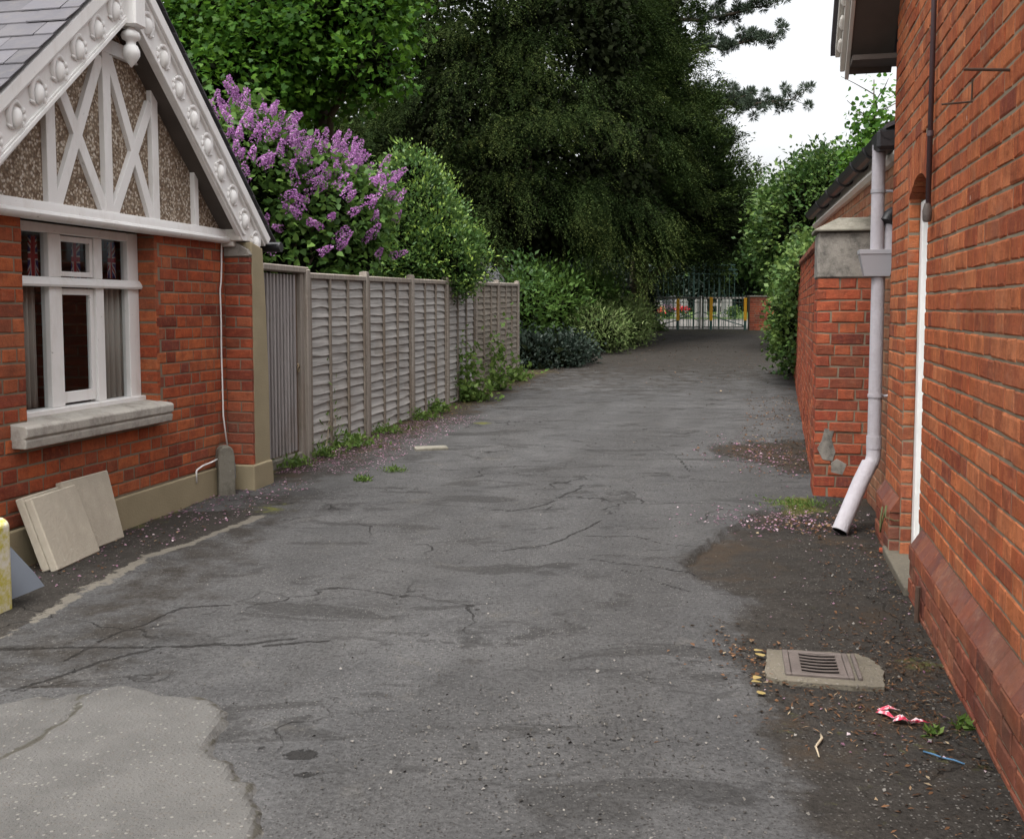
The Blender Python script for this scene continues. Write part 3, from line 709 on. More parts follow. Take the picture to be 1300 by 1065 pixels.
# gable panel
b = MB(); b.prism([(AX - 1.66, 1.985), (AX + 1.66, 1.985), (AX, 3.46)], fv, -.2, 0.); b.build('gable_panel', mt['pebble'], lodge)
def stick(mb, p, q, w, d0=.0, d1=.032):
    p, q = Vector(p), Vector(q); t = (q - p).normalized(); nn = Vector((-t.y, t.x)) * w / 2
    mb.prism([tuple(p - nn), tuple(q - nn), tuple(q + nn), tuple(p + nn)], fv, d0, d1)
def timber(p, q, w, d=.032): b = MB(); stick(b, p, q, w, -.01, d); b.build('timber', mt['whiteW'], lodge, bevel=.003)
for u, w in ((-.635, .078), (-1.17, .08), (-.115, .075), (.40, .055), (-1.67, .06)):
    timber((u, 1.98), (u, min(3.2, 3.10 - SL * abs(u - AX) + .12)), w, .034)
for p, q in (((-1.12, 1.98), (-.685, 2.90)), ((-1.08, 2.66), (-.665, 1.98)), ((-.60, 2.92), (-.15, 1.98)), ((-.15, 2.72), (-.575, 1.98))):
    timber(p, q, .072, .028 + random.uniform(0, .003))
timber((AX - .42, 2.975), (AX + .42, 2.975), .085, .038)
b = MB()
b.prism([(-.01, 1.885), (.062, 1.885), (.078, 1.897), (.082, 1.912), (.074, 1.926), (.052, 1.934), (.052, 1.962), (.040, 1.985), (-.01, 1.992)], lambda p, q, d: (p, d, q), U0 - .05, .80)
b.build('string_course', mt['whiteW'], lodge, smooth=True, auto=40)
b = MB(); b.bbox(.0, .16, .79, .86, 1.90, 2.0, .008); b.bbox(.0, .10, .80, .855, 1.86, 1.90, .006); b.build('corbel', mt['cream'], lodge)
# bargeboards with carved motifs
def barge(sg):
    F = lambda p, q, d: (d, AX + sg * p, q)       # p = distance from the axis
    foot = 1.79
    b = MB()
    b.prism([(.0, 3.17), (.0, 3.43), (foot - .06, 3.43 - SL * (foot - .06)), (foot - .06, 1.905), (1.40, 1.905)], F, .13, .165)      # field
    o = b.build('bargeboard', mt['white'], lodge, bevel=.003)
    b = MB(); b.prism([(0, 3.41), (0, 3.50), (foot, 3.50 - SL * foot), (foot - .05, 3.41 - SL * foot + .045)], F, .12, .205)
    b.prism([(0, 3.385), (0, 3.41), (foot - .05, 3.41 - SL * (foot - .05)), (foot - .06, 3.385 - SL * (foot - .06))], F, .13, .185); b.build('outer_moulding', mt['white'], o, bevel=.006)
    b = MB(); b.prism([(0, 3.155), (0, 3.185), (1.425, 3.185 - SL * 1.425), (1.385, 3.155 - SL * 1.385)], F, .125, .182)
    b.prism([(0, 3.185), (0, 3.202), (1.43, 3.202 - SL * 1.43), (1.42, 3.185 - SL * 1.42)], F, .128, .174); b.build('inner_moulding', mt['white'], o, bevel=.004)
    b = MB(); b.box(-.2, .13, *sorted((AX, AX + sg * .0)), 3.3, 3.3); 
    s = .17; k = 0
    th = -math.atan(SL) * 1.0
    while s < 1.66:
        c = Vector((s, 3.292 - SL * s)); b = MB()
        ax = lambda p, q, d: Vector(F(c.x + p, c.y + q, .165 + d))
        b.ball(ax(0, -.008, .008), (.030, .033, .055))
        pts = []
        for i in range(13):
            a = R(-70 + i * 205 / 12); rx, ry = .056, .074
            pts.append(ax(sg * 0 + math.cos(a) * rx * (1 if sg < 0 else 1), math.sin(a) * ry, .004))
        b.tube(pts, [.006 + .013 * math.sin(math.pi * i / 12) for i in range(13)], 8)
        b.ball(ax(-.058, .040, .004), (.013, .012, .017)); b.ball(ax(-.064, .006, .004), (.012, .010, .020)); b.ball(ax(-.054, -.034, .003), (.010, .009, .022))
        b.tube([ax(.035, -.06, .004), ax(.052, -.058, .012), ax(.064, -.05, .004)], [.009, .008, .006], 6)
        b.build('carved_motif', mt['white'], o, smooth=True); s += .178; k += 1
    b = MB(); b.prism([(0, 3.17), (0, 3.2), (1.42, 3.2 - SL * 1.42), (1.38, 3.17 - SL * 1.38)], F, -.02, .125)
    b.prism([(0, 3.42), (0, 3.45), (1.76, 3.45 - SL * 1.76), (1.73, 3.42 - SL * 1.73)], F, -.02, .125)
    b.build('rake_soffit', mt['soffit'], o)
barge(1); barge(-1)
b = MB(); b.bbox(.10, .235, AX - .065, AX + .055, 3.085, 3.62, .01)
b.build('apex_block', mt['white'], lodge)
b = MB(); c = (.165, AX - .005, 0)
b.lathe([(.02, 3.09), (.026, 3.07), (.05, 3.055), (.058, 3.035), (.05, 3.015), (.03, 3.005), (.028, 2.985), (.040, 2.975), (.052, 2.945), (.052, 2.92), (.035, 2.89), (.012, 2.862), (.003, 2.85)], c, 18)
b.build('pendant', mt['white'], lodge, smooth=True)
# roof slates on both slopes
def slate_slope(sg):
    b = MB(); nrow = 15; rise = .155 / math.sqrt(1 + SL * SL)
    for r_ in range(nrow + 1):
        p0 = 1.86 - r_ * rise
        if p0 < 0: break
        p1 = max(p0 - rise * 1.25, 0); x = .19 + (0 if r_ % 2 else -.12)
        x = .215; first = True
        while x > -5.1:
            w = (.12 if (first and r_ % 2) else .25); first = False
            j = random.uniform(0, .004); jj = random.uniform(-.004, .004)
            za, zb = 3.535 - SL * p0, 3.535 - SL * p1
            a, c_ = AX + sg * (p0 + jj), AX + sg * p1
            V = [(x, a, za + .012 + j), (x - w + .004, a, za + .012 + j), (x - w + .004, c_, zb + .002), (x, c_, zb + .002)]
            V += [(q[0], q[1], q[2] - .007) for q in V]
            b.poly(V, [(0, 1, 2, 3), (7, 6, 5, 4), (0, 4, 5, 1), (1, 5, 6, 2), (2, 6, 7, 3), (3, 7, 4, 0)]); x -= w
    o = b.build('roof', mt['slate'], lodge)
    b = MB(); b.prism([(0, 3.45), (0, 3.52), (1.84, 3.52 - SL * 1.84), (1.80, 3.45 - SL * 1.80)], lambda p, q, d: (d, AX + sg * p, q), -5.1, .125); b.build('roof_boarding', mt['soffit'], o)
slate_slope(1); slate_slope(-1)
b = MB(); b.tube([(.24, AX + 1.90, 1.885), (-5, AX + 1.90, 1.885)], .04, 10); b.build('gutter', mt['black'], lodge, smooth=True, auto=40)
# window
wn = bpy.data.objects.new('window', None); COL.objects.link(wn); wn.parent = lodge
def wbox(mb, y0, y1, z0, z1, x0=-.175, x1=-.12, bv=.004): mb.bbox(x0, x1, y0, y1, z0, z1, bv)
b = MB(); wbox(b, -1.395, -1.29, .79, 1.89); wbox(b, -.225, -.105, .79, 1.89); wbox(b, -1.29, -.225, 1.835, 1.89, -.18, -.122)
wbox(b, -1.395, -.105, .765, .825, -.19, -.085)
wbox(b, -1.02, -.905, .825, 1.53, -.178, -.118); wbox(b, -.578, -.495, .825, 1.53, -.178, -.118)
wbox(b, -1.015, -.905, 1.583, 1.835, -.178, -.12); wbox(b, -.585, -.50, 1.583, 1.835, -.178, -.12)
b.prism([(-.18, 1.527), (-.098, 1.527), (-.092, 1.54), (-.098, 1.56), (-.115, 1.583), (-.18, 1.583)], lambda p, q, d: (p, d, q), -1.397, -.103)
b.build('frame', mt['whiteW'], wn, bevel=.002)
b = MB(); y0, y1 = -.904, -.58
for a in ((y0, y0 + .012, .84, 1.52), (y1 - .035, y1, .84, 1.52), (y0 + .012, y1 - .035, .84, .905), (y0 + .012, y1 - .035, 1.482, 1.52)): wbox(b, *a, -.165, -.135, .003)
b.build('casement', mt['whiteW'], wn)
b = MB(); y0, y1 = -.904, -.588
for a in ((y0, y0 + .015, 1.59, 1.828), (y1 - .03, y1, 1.59, 1.828), (y0 + .015, y1 - .03, 1.59, 1.62), (y0 + .015, y1 - .03, 1.795, 1.828)): wbox(b, *a, -.16, -.128, .003)
b.build('fanlight', mt['whiteW'], wn)
for y0, y1, z0, z1 in ((-1.288, -1.022, .828, 1.527), (-.891, -.616, .907, 1.48), (-.493, -.227, .828, 1.527), (-1.288, -1.017, 1.585, 1.833), (-.888, -.62, 1.622, 1.793), (-.498, -.227, 1.585, 1.833)):
    b = MB(); b.poly([(-.15, y0, z0), (-.15, y1, z0), (-.15, y1, z1), (-.15, y0, z1)], [(0, 1, 2, 3)]); b.build('pane', mt['glass'], wn)
b = MB()
b.prism([(-.12, .66), (.085, .655), (.092, .70), (.078, .708), (.098, .718), (.10, .765), (.085, .778), (-.12, .80)], lambda p, q, d: (p, d, q), -1.535, -.075)
import bmesh
o = b.build('window_sill', mt['sill'], lodge, bevel=.01)
# buttress
bt = bpy.data.objects.new('buttress', None); COL.objects.link(bt); bt.parent = lodge
b = MB(); b.prism([(.885, -.1), (1.15, -.1), (1.15, .2), (1.145, .9), (1.115, 1.45), (1.075, 1.86), (.885, 1.90)], fv, -.05, .205); b.build('rendered_face', mt['render'], bt, bevel=.012)
b = MB(); fb = lambda u, z, w: (u, .85 - w, z)
bricks(b, fb, 0, .205, .22, 1.78, off=.06, depth=.03); mortarback(b, fb, -.02, .20, -.1, 1.80, thick=.034)
b.build('brick_face', [mt['brickB'], mt['mortarD']], bt)
b = MB(); b.prism([(.0, 1.79), (.205, 1.79), (.215, 1.80), (.19, 1.84), (.10, 1.895), (.0, 1.92)], lambda p, q, d: (p, d, q), .835, .884); b.build('weathered_cap', mt['stone'], bt, bevel=.006)
b = MB(); b.prism([(.83, -.1), (1.18, -.1), (1.165, .14), (1.15, .222), (.83, .222)], fv, -.02, .222); b.build('buttress_plinth', mt['render'], bt, bevel=.012)
# things hung in the window
for i, (y, z, lab) in enumerate(((-1.07, 1.70, 'small union flag hanging in the left top light of the window'), (-.685, 1.70, 'small union flag hanging in the middle top light of the window'), (-.315, 1.71, 'small union flag hanging in the right top light of the window'))):
    n1, n2 = 9, 9; V = []
    for a in range(n1):
        for c in range(n2):
            yy = -.06 + .12 * c / (n2 - 1); V.append((.012 * math.sin(c * 1.6 + i) * (1 - a / 12), yy * (.75 + .25 * a / 8), .1 - .2 * a / (n1 - 1)))
    b = MB(); b.poly(V, [(a * n2 + c, a * n2 + c + 1, (a + 1) * n2 + c + 1, (a + 1) * n2 + c) for a in range(n1 - 1) for c in range(n2 - 1)])
    o = b.build('union_flag', mt['flag'], None, smooth=True); o.rotation_euler = (0, 0, -R(HA))
    Mx = Matrix.Translation(HO) @ Matrix.Rotation(-R(HA), 4, 'Z'); o.location = Mx @ Vector((-.185, y, z)); o.scale = (1, .8, 1.15)
    so_ = o.modifiers.new('thick', 'SOLIDIFY'); so_.thickness = .002
    tag(o, lab, 'flag', 'union flags hung in the lodge window')
def local_thing(o, loc, ang): o.location = loc; o.rotation_euler = (0, 0, -R(ang)); return o
def pleat(name, y0, y1, z0, z1, label, depth=-.23, folds=6):
    b = MB(); n = 60; V = []
    for k in range(2):
        for i in range(n + 1):
            t = i / n; V.append((depth + .02 * math.sin(t * folds * 2 * math.pi + .6 * math.sin(7 * t)), y0 + (y1 - y0) * t, z0 if k == 0 else z1))
    b.poly(V, [(i, i + 1, n + 2 + i, n + 1 + i) for i in range(n)])
    o = b.build(name, mt['curtain'], None, smooth=True); local_thing(o, HO, HA); tag(o, label, 'curtain')
    s_ = o.modifiers.new('thick', 'SOLIDIFY'); s_.thickness = .004
pleat('curtain', -.45, -.10, .80, 1.53, 'pale grey pleated curtain behind the lower right pane of the lodge window', -.19)
pleat('curtain', -1.16, -1.03, .80, 1.55, 'narrow drawn curtain behind the lower left pane of the lodge window', -.22, 3)
# cable on the lodge wall
b = MB(); b.tube([(.016, .785, 1.9), (.014, .783, 1.86), (.012, .78, 1.70), (.014, .765, 1.60), (.012, .752, 1.54), (.013, .756, 1.3), (.012, .752, 1.05), (.013, .757, .8), (.014, .757, .60), (.045, .75, .38)], .006, 7)
o = b.build('cable', mt['cable'], None, smooth=True); local_thing(o, HO, HA); tag(o, 'long thin white cable running down the corner of the lodge wall', 'cable')
b = MB(); b.tube([(.05, .60, .30), (.042, .50, .285), (.040, .40, .28), (.042, .305, .262), (.04, .30, .25), (.04, .302, .17)], .006, 7)
o = b.build('cable', mt['cable'], None, smooth=True); local_thing(o, HO, HA); tag(o, 'short bent white cable end on the render plinth left of the boundary stone', 'cable')
# boundary stone
st = empty('boundary_stone', (HO[0] + .655 * math.sin(R(HA)) + .075 * math.cos(R(HA)), HO[1] + .655 * math.cos(R(HA)) - .075 * math.sin(R(HA)), g1(7.5)), -28, 'short grey stone post with rounded top and dark plate at the lodge corner', 'stone post')
b = MB(); w = .062
b.prism([(-w, -.05), (w, -.05), (w * .98, .28), (w * .82, .335), (w * .45, .362), (-w * .45, .362), (-w * .82, .335), (-w * .98, .28)], lambda p, q, d: (p, d, q), -.06, .06); b.build('shaft', mt['grey_stone'], st, bevel=.012)
b = MB(); b.bbox(w - .002, w + .006, -.035, .04, .12, .235, .002); b.build('plate', mt['bluegrey'], st)
# leaning slabs, block, sheet
def lean(name, y0, y1, x0, x1, z1, th, mat, label, cat, group=None, yaw=0.):
    b = MB(); h = math.hypot(x0 - x1, z1); b.bbox(-th, 0, 0, y1 - y0, 0, h, .006)
    o = b.build(name, mat, None)
    Mx = Matrix.Translation(HO) @ Matrix.Rotation(-R(HA), 4, 'Z') @ Matrix.Translation((x0, y0, .018)) @ Matrix.Rotation(R(yaw), 4, 'Z') @ Matrix.Rotation(-math.atan2(x0 - x1, z1), 4, 'Y')
    o.matrix_world = Mx; return tag(o, label, cat, group)
lean('paving_slab', -1.545, -1.10, .265, .125, .385, .045, mt['slab'], 'front buff paving slab leaning nearest the road, left of the pair', 'paving slab', 'paving slabs leaning on the lodge wall', 6)
lean('paving_slab', -1.552, -1.115, .216, .076, .387, .045, mt['slab'], 'rear buff paving slab sandwiched between the front slab and the wall', 'paving slab', 'paving slabs leaning on the lodge wall', 6)
lean('paving_slab', -1.21, -.755, .158, .055, .41, .042, mt['slab'], 'right hand buff paving slab, nearest the boundary stone', 'paving slab', 'paving slabs leaning on the lodge wall', 1)
b = MB(); b.prism([(0, -.02), (.38, -.02), (.33, .08), (.12, .40), (0, .44)], lambda p, q, d: (d * .3 - (q) * .35, p, q), 0, .05)
o = b.build('leaning_sheet', mt['bluegrey'], None); o.location = (-2.44, 4.70, .01); o.rotation_euler = (0, 0, -R(HA)); tag(o, 'blue grey triangular sheet leaning beside the yellow lichened block', 'board')
b = MB(); b.bbox(-.24, 0, -.10, .10, -.03, .47, .03); o = b.build('painted_block', mt['lichen'], None, bevel=.01); o.location = (-2.335, 4.60, -.03); o.rotation_euler = (0, 0, -R(HA)); tag(o, 'flaking white block with yellow lichen at the left edge of the photo', 'block')

# ------------------------------------------------------------------ garden door and fence
FA, FO = 12.3, (-1.867, 9.24)
fd = (math.sin(R(FA)), math.cos(R(FA)))
gd = empty('garden_door', (FO[0] - fd[0] * .80, FO[1] - fd[1] * .80, g1(8.6)), FA, 'weathered grey vertical board door between lodge buttress and fence', 'door')
b = MB(); y = .0; k = 0
while y < .60:
    w = .066; b.bbox(-.045, -.022 + random.uniform(-.002, .002), y, y + w - .004, .10 + random.uniform(-.006, .004), 1.66, .003)
    b.bbox(-.022, -.004, y - .008, y + .014, .10, 1.66, .004); y += w
b.build('boards', mt['door'], gd)
b = MB(); b.bbox(-.06, -.028, .60, .70, .08, 1.66, .005); b.build('hinge_stile', mt['brownw'], gd)
b = MB(); b.bbox(-.07, .01, .70, .775, -.1, 1.68, .006); b.bbox(-.07, -.03, -.06, .0, .05, 1.68, .006); b.build('frame', mt['fencev'], gd)
b = MB(); b.bbox(-.11, .035, -.07, .83, 1.68, 1.735, .008); b.build('cap', mt['fencev'], gd)
b = MB(); b.bbox(-.05, .0, -.05, .75, -.05, .08, .01); b.build('threshold', mt['grey_stone'], gd)
b = MB(); b.tube([(.004 + .006 * math.sin(a), .64 + .022 * math.cos(a), .83 + .03 * math.sin(a)) for a in np.linspace(0, 2 * math.pi, 17)], .006, 6); b.ball((.0, .64, .865), (.012, .016, .016)); b.build('ring_handle', mt['brass'], gd, smooth=True)

fence = empty('lap_panel_fence', (FO[0], FO[1], 0), FA, 'weathered grey waney lap panel fence running from the garden door along the lane', 'fence')
SP = 1.53
for k in range(7):
    gz_ = g1(FO[1] + k * SP * fd[1]); b = MB(); b.bbox(-.045, .04, k * SP - .0375, k * SP + .0375, gz_ - .2, gz_ + 1.70 + (0.02 if k else 0), .006)
    b.prism([(-.045, gz_ + 1.70 + (.02 if k else 0)), (.04, gz_ + 1.70 + (.02 if k else 0)), (.0, gz_ + 1.73)], lambda p, q, d: (p, d, q), k * SP - .0375, k * SP + .0375)
    o = b.build('post', mt['fencev'], fence); o.rotation_euler = (0, R(random.uniform(-.6, .6)), 0)
def panel(k):
    y0, y1 = k * SP + .04, (k + 1) * SP - .04; za = g1(FO[1] + k * SP * fd[1]) + .03; zb = g1(FO[1] + (k + 1) * SP * fd[1]) + .03
    zz = lambda y: za + (zb - za) * (y - y0) / (y1 - y0)
    b = MB(); n = 22; rows = 18; H = 1.60
    for r_ in range(rows):
        ph = random.uniform(0, 9); amp = random.uniform(.002, .009); am2 = random.uniform(.0, .006); fq = random.uniform(.6, 2.2)
        warp = random.uniform(-.004, .004); z_lo = r_ * H / rows; ht = H / rows + .035; V = []
        for i in range(n + 1):
            t = i / n; y = y0 + (y1 - y0) * t
            wv = amp * math.sin(ph + t * fq * 6.28) + am2 * math.sin(ph * 2 + t * 17) + random.uniform(-.0015, .0015)
            bow = warp * math.sin(t * 9 + ph); xo = .006 + bow + random.uniform(-.001, .001)
            zb_ = zz(y) + z_lo + wv
            V += [(xo - .001, y, zb_), (xo + .010, y, zb_), (xo - .019, y, zb_ + ht), (xo - .026, y, zb_ + ht)]
        F = []
        for i in range(n):
            a = i * 4; c = a + 4
            F += [(a, c, c + 1, a + 1), (a + 1, c + 1, c + 2, a + 2), (a + 3, a + 2, c + 2, c + 3), (a, a + 3, c + 3, c)]
        F += [(0, 1, 2, 3), (n * 4, n * 4 + 3, n * 4 + 2, n * 4 + 1)]
        b.poly(V, F)
    o = b.build('panel', mt['fence' if k < 4 else 'fence2'], fence)
    for t in (.025, .345, .665, .975):
        y = y0 + (y1 - y0) * t; b = MB(); w = .019 if .1 < t < .9 else .014; z = zz(y)
        b.bbox(.012, .032, y - w, y + w, z, z + H + .02, .003); b.build('batten', mt['batten'], o)
    b = MB(); V = []
    for y in (y0, y1): V += [(-.02, y, zz(y) + H), (.036, y, zz(y) + H), (.036, y, zz(y) + H + .045), (-.02, y, zz(y) + H + .055)]
    b.poly(V, [(0, 1, 2, 3), (7, 6, 5, 4), (0, 4, 5, 1), (1, 5, 6, 2), (2, 6, 7, 3), (3, 7, 4, 0)]); b.build('top_rail', mt['fencev'], o, bevel=.004)
for k in range(6): panel(k)

# ------------------------------------------------------------------ brick house on the right
RA, RO = 13.5, (1.821, 4.463, 0.)
house = empty('brick_house', RO, RA, 'tall orange brick house wall with chamfered plinth and arched doorway filling the right edge', 'house')
fr = lambda u, z, w: (-w, u, z)                   # w = towards the lane
WV = -.05
frw = lambda u, z, w: (-(WV + w), u, z)
DU0, DU1, SPZ, RISE = .50, 1.15, 1.98, .10
AR = (((DU1 - DU0) / 2) ** 2 + RISE ** 2) / (2 * RISE); ACZ = SPZ + RISE - AR; ACU = (DU0 + DU1) / 2; AT = math.asin((DU1 - DU0) / 2 / AR)
def dhole(z):
    if z < SPZ: return [(DU0, DU1)]
    if z < ACZ + (AR + .2): 
        h = min((z - ACZ) * math.tan(AT), math.sqrt(max((AR + .2) ** 2 - (z - ACZ) ** 2, 0)))
        return [(ACU - h, ACU + h)]
    return []
UE, RAX = 1.85, -.2
rtop = lambda u: 2.86 + .9 * (UE + .27 - u) if u > RAX else 2.86 + .9 * (UE + .27 - RAX) - .9 * (RAX - u)
b = MB(); bricks(b, frw, -4.2, UE, .35, 4.6, dhole, rtop); mortarback(b, frw, -4.2, UE, .30, 4.6, dhole, rtop, thick=.23, rec=-.0035)
fj = lambda u, z, w: (-(WV - u), DU1 - .007 - w, z)      # far jamb faces the camera
bricks(b, fj, 0, .058, .04, SPZ + .01, depth=.02); mortarback(b, fj, .0, .23, .0, SPZ + .01, thick=.03, rec=-.003)
n = 11
for i in range(n):
    a0 = -AT + 2 * AT * i / n; a1 = -AT + 2 * AT * (i + 1) / n - .012; b.cur = 0
    Q = [(ACU + r_ * math.sin(a), ACZ + r_ * math.cos(a)) for r_, a in ((AR, a0), (AR, a1), (AR + .195, a1), (AR + .195, a0))]
    w = random.uniform(-.001, .002); V = [frw(p, q, w) for p, q in Q] + [frw(p, q, -.2) for p, q in Q]
    b.poly(V, [(0, 1, 2, 3), (7, 6, 5, 4), (0, 4, 5, 1), (1, 5, 6, 2), (2, 6, 7, 3), (3, 7, 4, 0)])
b.build('wall', [mt['brickR'], mt['mortarR']], house)
b = MB()
b.box(.28, .35, -4.2, DU0, 0, 4.4); b.box(.28, .35, DU0, DU1, 2.0, 4.4); b.box(.28, .35, DU1, UE, 0, 4.0); b.box(.05, 5, UE - .002, UE, -.1, 2.85); b.box(4.9, 5, -4.2, UE, -.1, 3.); b.box(.06, 5, -4.25, -4.2, -.1, 3.)
b.build('rear_wall', mt['bplain'], house)
def plinth(u0, u1, nm):
    b = MB(); bricks(b, fr, u0, u1, -.05, .27, None, off=.2, course=.08, jit=.004); mortarback(b, fr, u0, u1, -.1, .27, thick=.05, rec=-.007)
    b.cur = 1; b.box(.045, .06, u0, u1, .27, .30)
    o = b.build('plinth', [mt['brickX'], mt['mortarR']], house)
    b = MB(); fc = lambda u, t, w: (t * .05 - w * .8, u, .272 + t * .078 + w * .55)
    u = u0
    while u < u1 - .03:
        q = min(u + .109, u1)
        P = [(u, 0), (q, 0), (q, 1), (u, 1)]; w = random.uniform(-.0015, .0015); c = .004
        V = [fc(a + (c if a == u else -c), t, w) for a, t in P] + [fc(a, t, -.005) for a, t in P] + [fc(a, t, -.03) for a, t in P]
        b.cur = 0; b.poly(V, [(0, 1, 2, 3)] + [(i, i + 4, (i + 1) % 4 + 4, (i + 1) % 4) for i in range(4)] + [(i + 4, i + 8, (i + 1) % 4 + 8, (i + 1) % 4 + 4) for i in range(4)])
        u = q + .009
    b.cur = 1; b.poly([fc(u0, -.02, -.008), fc(u1, -.02, -.008), fc(u1, 1.02, -.008), fc(u0, 1.02, -.008)], [(0, 1, 2, 3)])
    b.build('chamfer_course', [mt['brickC'], mt['mortarR']], o)
plinth(-4.2, .42, 'a'); plinth(1.22, 1.87, 'b')
b = MB(); fe = lambda u, z, w: (u, 1.212 - w, z)    # end of the far plinth, faces the camera
bricks(b, fe, 0, .15, -.05, .27, off=.05, depth=.03); mortarback(b, fe, 0.0, .16, -.1, .27, thick=.03)
b.cur = 0; b.prism([(0.0, .272), (.05, .352), (.16, .352), (.16, .272)], lambda p, q, d: (p, d, q), 1.205, 1.235); b.build('plinth_return', [mt['brickX'], mt['mortarR']], house)
b = MB(); b.prism([(-.02, .43), (-.02, 1.34), (.27, 1.30), (.27, .40)], lambda p, q, d: (p, q, d), -.06, .055); b.build('doorstep', mt['gullyc'], house, bevel=.01)
dr = bpy.data.objects.new('door', None); COL.objects.link(dr); dr.parent = house
b = MB(); b.bbox(.108, .20, 1.06, 1.140, .055, 1.97, .004); b.bbox(.108, .20, .505, .565, .055, 1.97, .004); b.bbox(.109, .199, .565, 1.06, 1.89, 1.97, .004); b.build('door_frame', mt['white'], dr)
b = MB(); b.bbox(.15, .19, .567, 1.058, .06, 1.888, .004)
for z0, z1 in ((.2, .8), (.95, 1.35), (1.45, 1.85)):
    for y0, y1 in ((.62, .80), (.85, 1.03)): b.bbox(.142, .151, y0, y1, z0, z1, .004)
b.build('door_leaf', mt['white'], dr); b = MB(); b.ball((.15, .62, 1.05), (.022, .022, .022)); b.build('door_knob', mt['brass'], dr, smooth=True)
# eaves and bargeboard of its gable
b = MB(); F = lambda p, q, d: (-d, p, q)
zr = lambda u: 2.86 + .9 * (2.14 - u)
for d0, d1, o0, o1, m_ in ((.20, .225, -.02, .21, 0), (.225, .255, .03, .20, 0), (.255, .285, .12, .24, 0)):
    b.prism([(2.14, zr(2.14) + o0), (RAX, zr(RAX) + o0), (RAX, zr(RAX) + o1), (2.14, zr(2.14) + o1)], F, d0, d1)
o = b.build('bargeboard', mt['cream'], house, bevel=.004)
u = 2.06
while u > 1.2:
    b = MB(); c = Vector((-.262, u, zr(u) + .085)); b.tube([c - Vector((0, .012, .03)), c, c + Vector((0, -.045, .03)), c + Vector((0, -.05, .05))], [.008, .02, .015, .006], 8); u -= .12
    b.build('carved_motif', mt['cream'], o, smooth=True)
b = MB(); b.prism([(2.12, zr(2.12) - .01), (RAX, zr(RAX) - .01), (RAX, zr(RAX) + .03), (2.12, zr(2.12) + .03)], F, WV + .0, .20)
b.prism([(1.87, 2.90), (2.11, 2.90), (2.11, 2.93), (1.87, 2.93)], F, -5, .2); b.build('soffit', mt['soffit'], house)
b = MB()
b.prism([(2.20, zr(2.20) + .20), (RAX, zr(RAX) + .20), (RAX, zr(RAX) + .27), (2.20, zr(2.20) + .27)], F, -5, .31)
b.prism([(RAX - 4, zr(RAX) + .20 - 3.6), (RAX, zr(RAX) + .20), (RAX, zr(RAX) + .27), (RAX - 4, zr(RAX) + .27 - 3.6)], F, -5, .31); b.build('roof', mt['slate'], house)
# fittings on the wall
cd = empty('conduit', RO, RA, 'thin brown conduit pipe running down the wall above the arched doorway', 'pipe')
b = MB(); b.tube([(.025, .33, 1.86), (.025, .33, 4.2)], .0125, 10); b.build('pipe', mt['conduit'], cd, smooth=True)
b = MB(); b.tube([(.022, .33, 1.80), (.022, .33, 1.81), (.022, .33, 1.85), (.022, .33, 1.885)], [.016, .02, .022, .0135], 12); b.build('end_fitting', mt['iron'], cd, smooth=True, auto=40)
b = MB(); b.tube([(.025, .33, 2.19), (.025, .33, 2.215)], .016, 10); b.build('clip', mt['conduit'], cd, smooth=True, auto=40)
b = MB(); b.tube([(.05, -.50, 2.185), (-.06, -.50, 2.18)], .004, 6); b.tube([(.046, -.50, 2.185), (.046, -.505, 2.27)], .003, 6); o = b.build('wall_hook', mt['rust'], None); local_thing(o, RO, RA); tag(o, 'rusty L shaped iron hook in the brick wall right of the conduit', 'hook')
b = MB(); b.tube([(.05, -1.10, 2.17), (-.09, -1.10, 2.18)], .005, 6); o = b.build('wall_nail', mt['rust'], None); local_thing(o, RO, RA); tag(o, 'long straight rusty nail sticking out high on the brick wall', 'nail')
b = MB(); b.tube([(-.012, 1.24, .30), (-.02, 1.215, .24), (.03, 1.20, .225), (.09, 1.203, .235), (.14, 1.203, .24)], .0032, 6); b.tube([(-.012, 1.24, .30), (-.03, 1.30, .18), (-.03, 1.34, .13), (-.028, 1.38, .18), (-.02, 1.36, .27)], .005, 6)
o = b.build('garden_wire', plain('green_wire', (.09, .10, .04), .5, .3), None, smooth=True); local_thing(o, RO, RA); tag(o, 'loop of green and yellow wire round the foot of the door jamb', 'wire')

# ------------------------------------------------------------------ annexe behind it
def Rw(u, v): return (RO[0] + u * math.sin(R(RA)) - v * math.cos(R(RA)), RO[1] + u * math.cos(R(RA)) + v * math.sin(R(RA)))
AA = 11.5; ax_ = Rw(1.86, -.10)
ann = empty('annexe', (*ax_, 0), AA, 'low brown brick annexe with black gutter beyond the orange brick house', 'outbuilding')
b = MB(); bricks(b, fr, 0, 5.6, .0, 2.32, None); mortarback(b, fr, 0, 5.6, -.05, 2.32, thick=.2); b.build('wall', [mt['brickA'], mt['mortar']], ann)
b = MB(); b.prism([(.03, 2.30), (-.03, 2.31), (-.055, 2.335), (-.05, 2.355), (.03, 2.36)], lambda p, q, d: (p, d, q), .01, 5.62); b.prism([(.02, 2.362), (-.012, 2.362), (-.012, 2.47), (.02, 2.47)], lambda p, q, d: (p, d, q), .01, 5.6); b.build('fascia', mt['cream'], ann)
b = MB(); n = 7; V = []
for yy in (.0, 5.6):
    for i in range(n): a = math.pi * i / (n - 1); V.append((-.075 - .06 * math.cos(a), yy, 2.475 - .065 * math.sin(a)))
    for i in reversed(range(n)): a = math.pi * i / (n - 1); V.append((-.075 - .052 * math.cos(a), yy, 2.475 - .057 * math.sin(a)))
m_ = 2 * n; b.poly(V, [(i, (i + 1) % m_, (i + 1) % m_ + m_, i + m_) for i in range(m_)] + [tuple(range(m_)), tuple(range(2 * m_ - 1, m_ - 1, -1))])
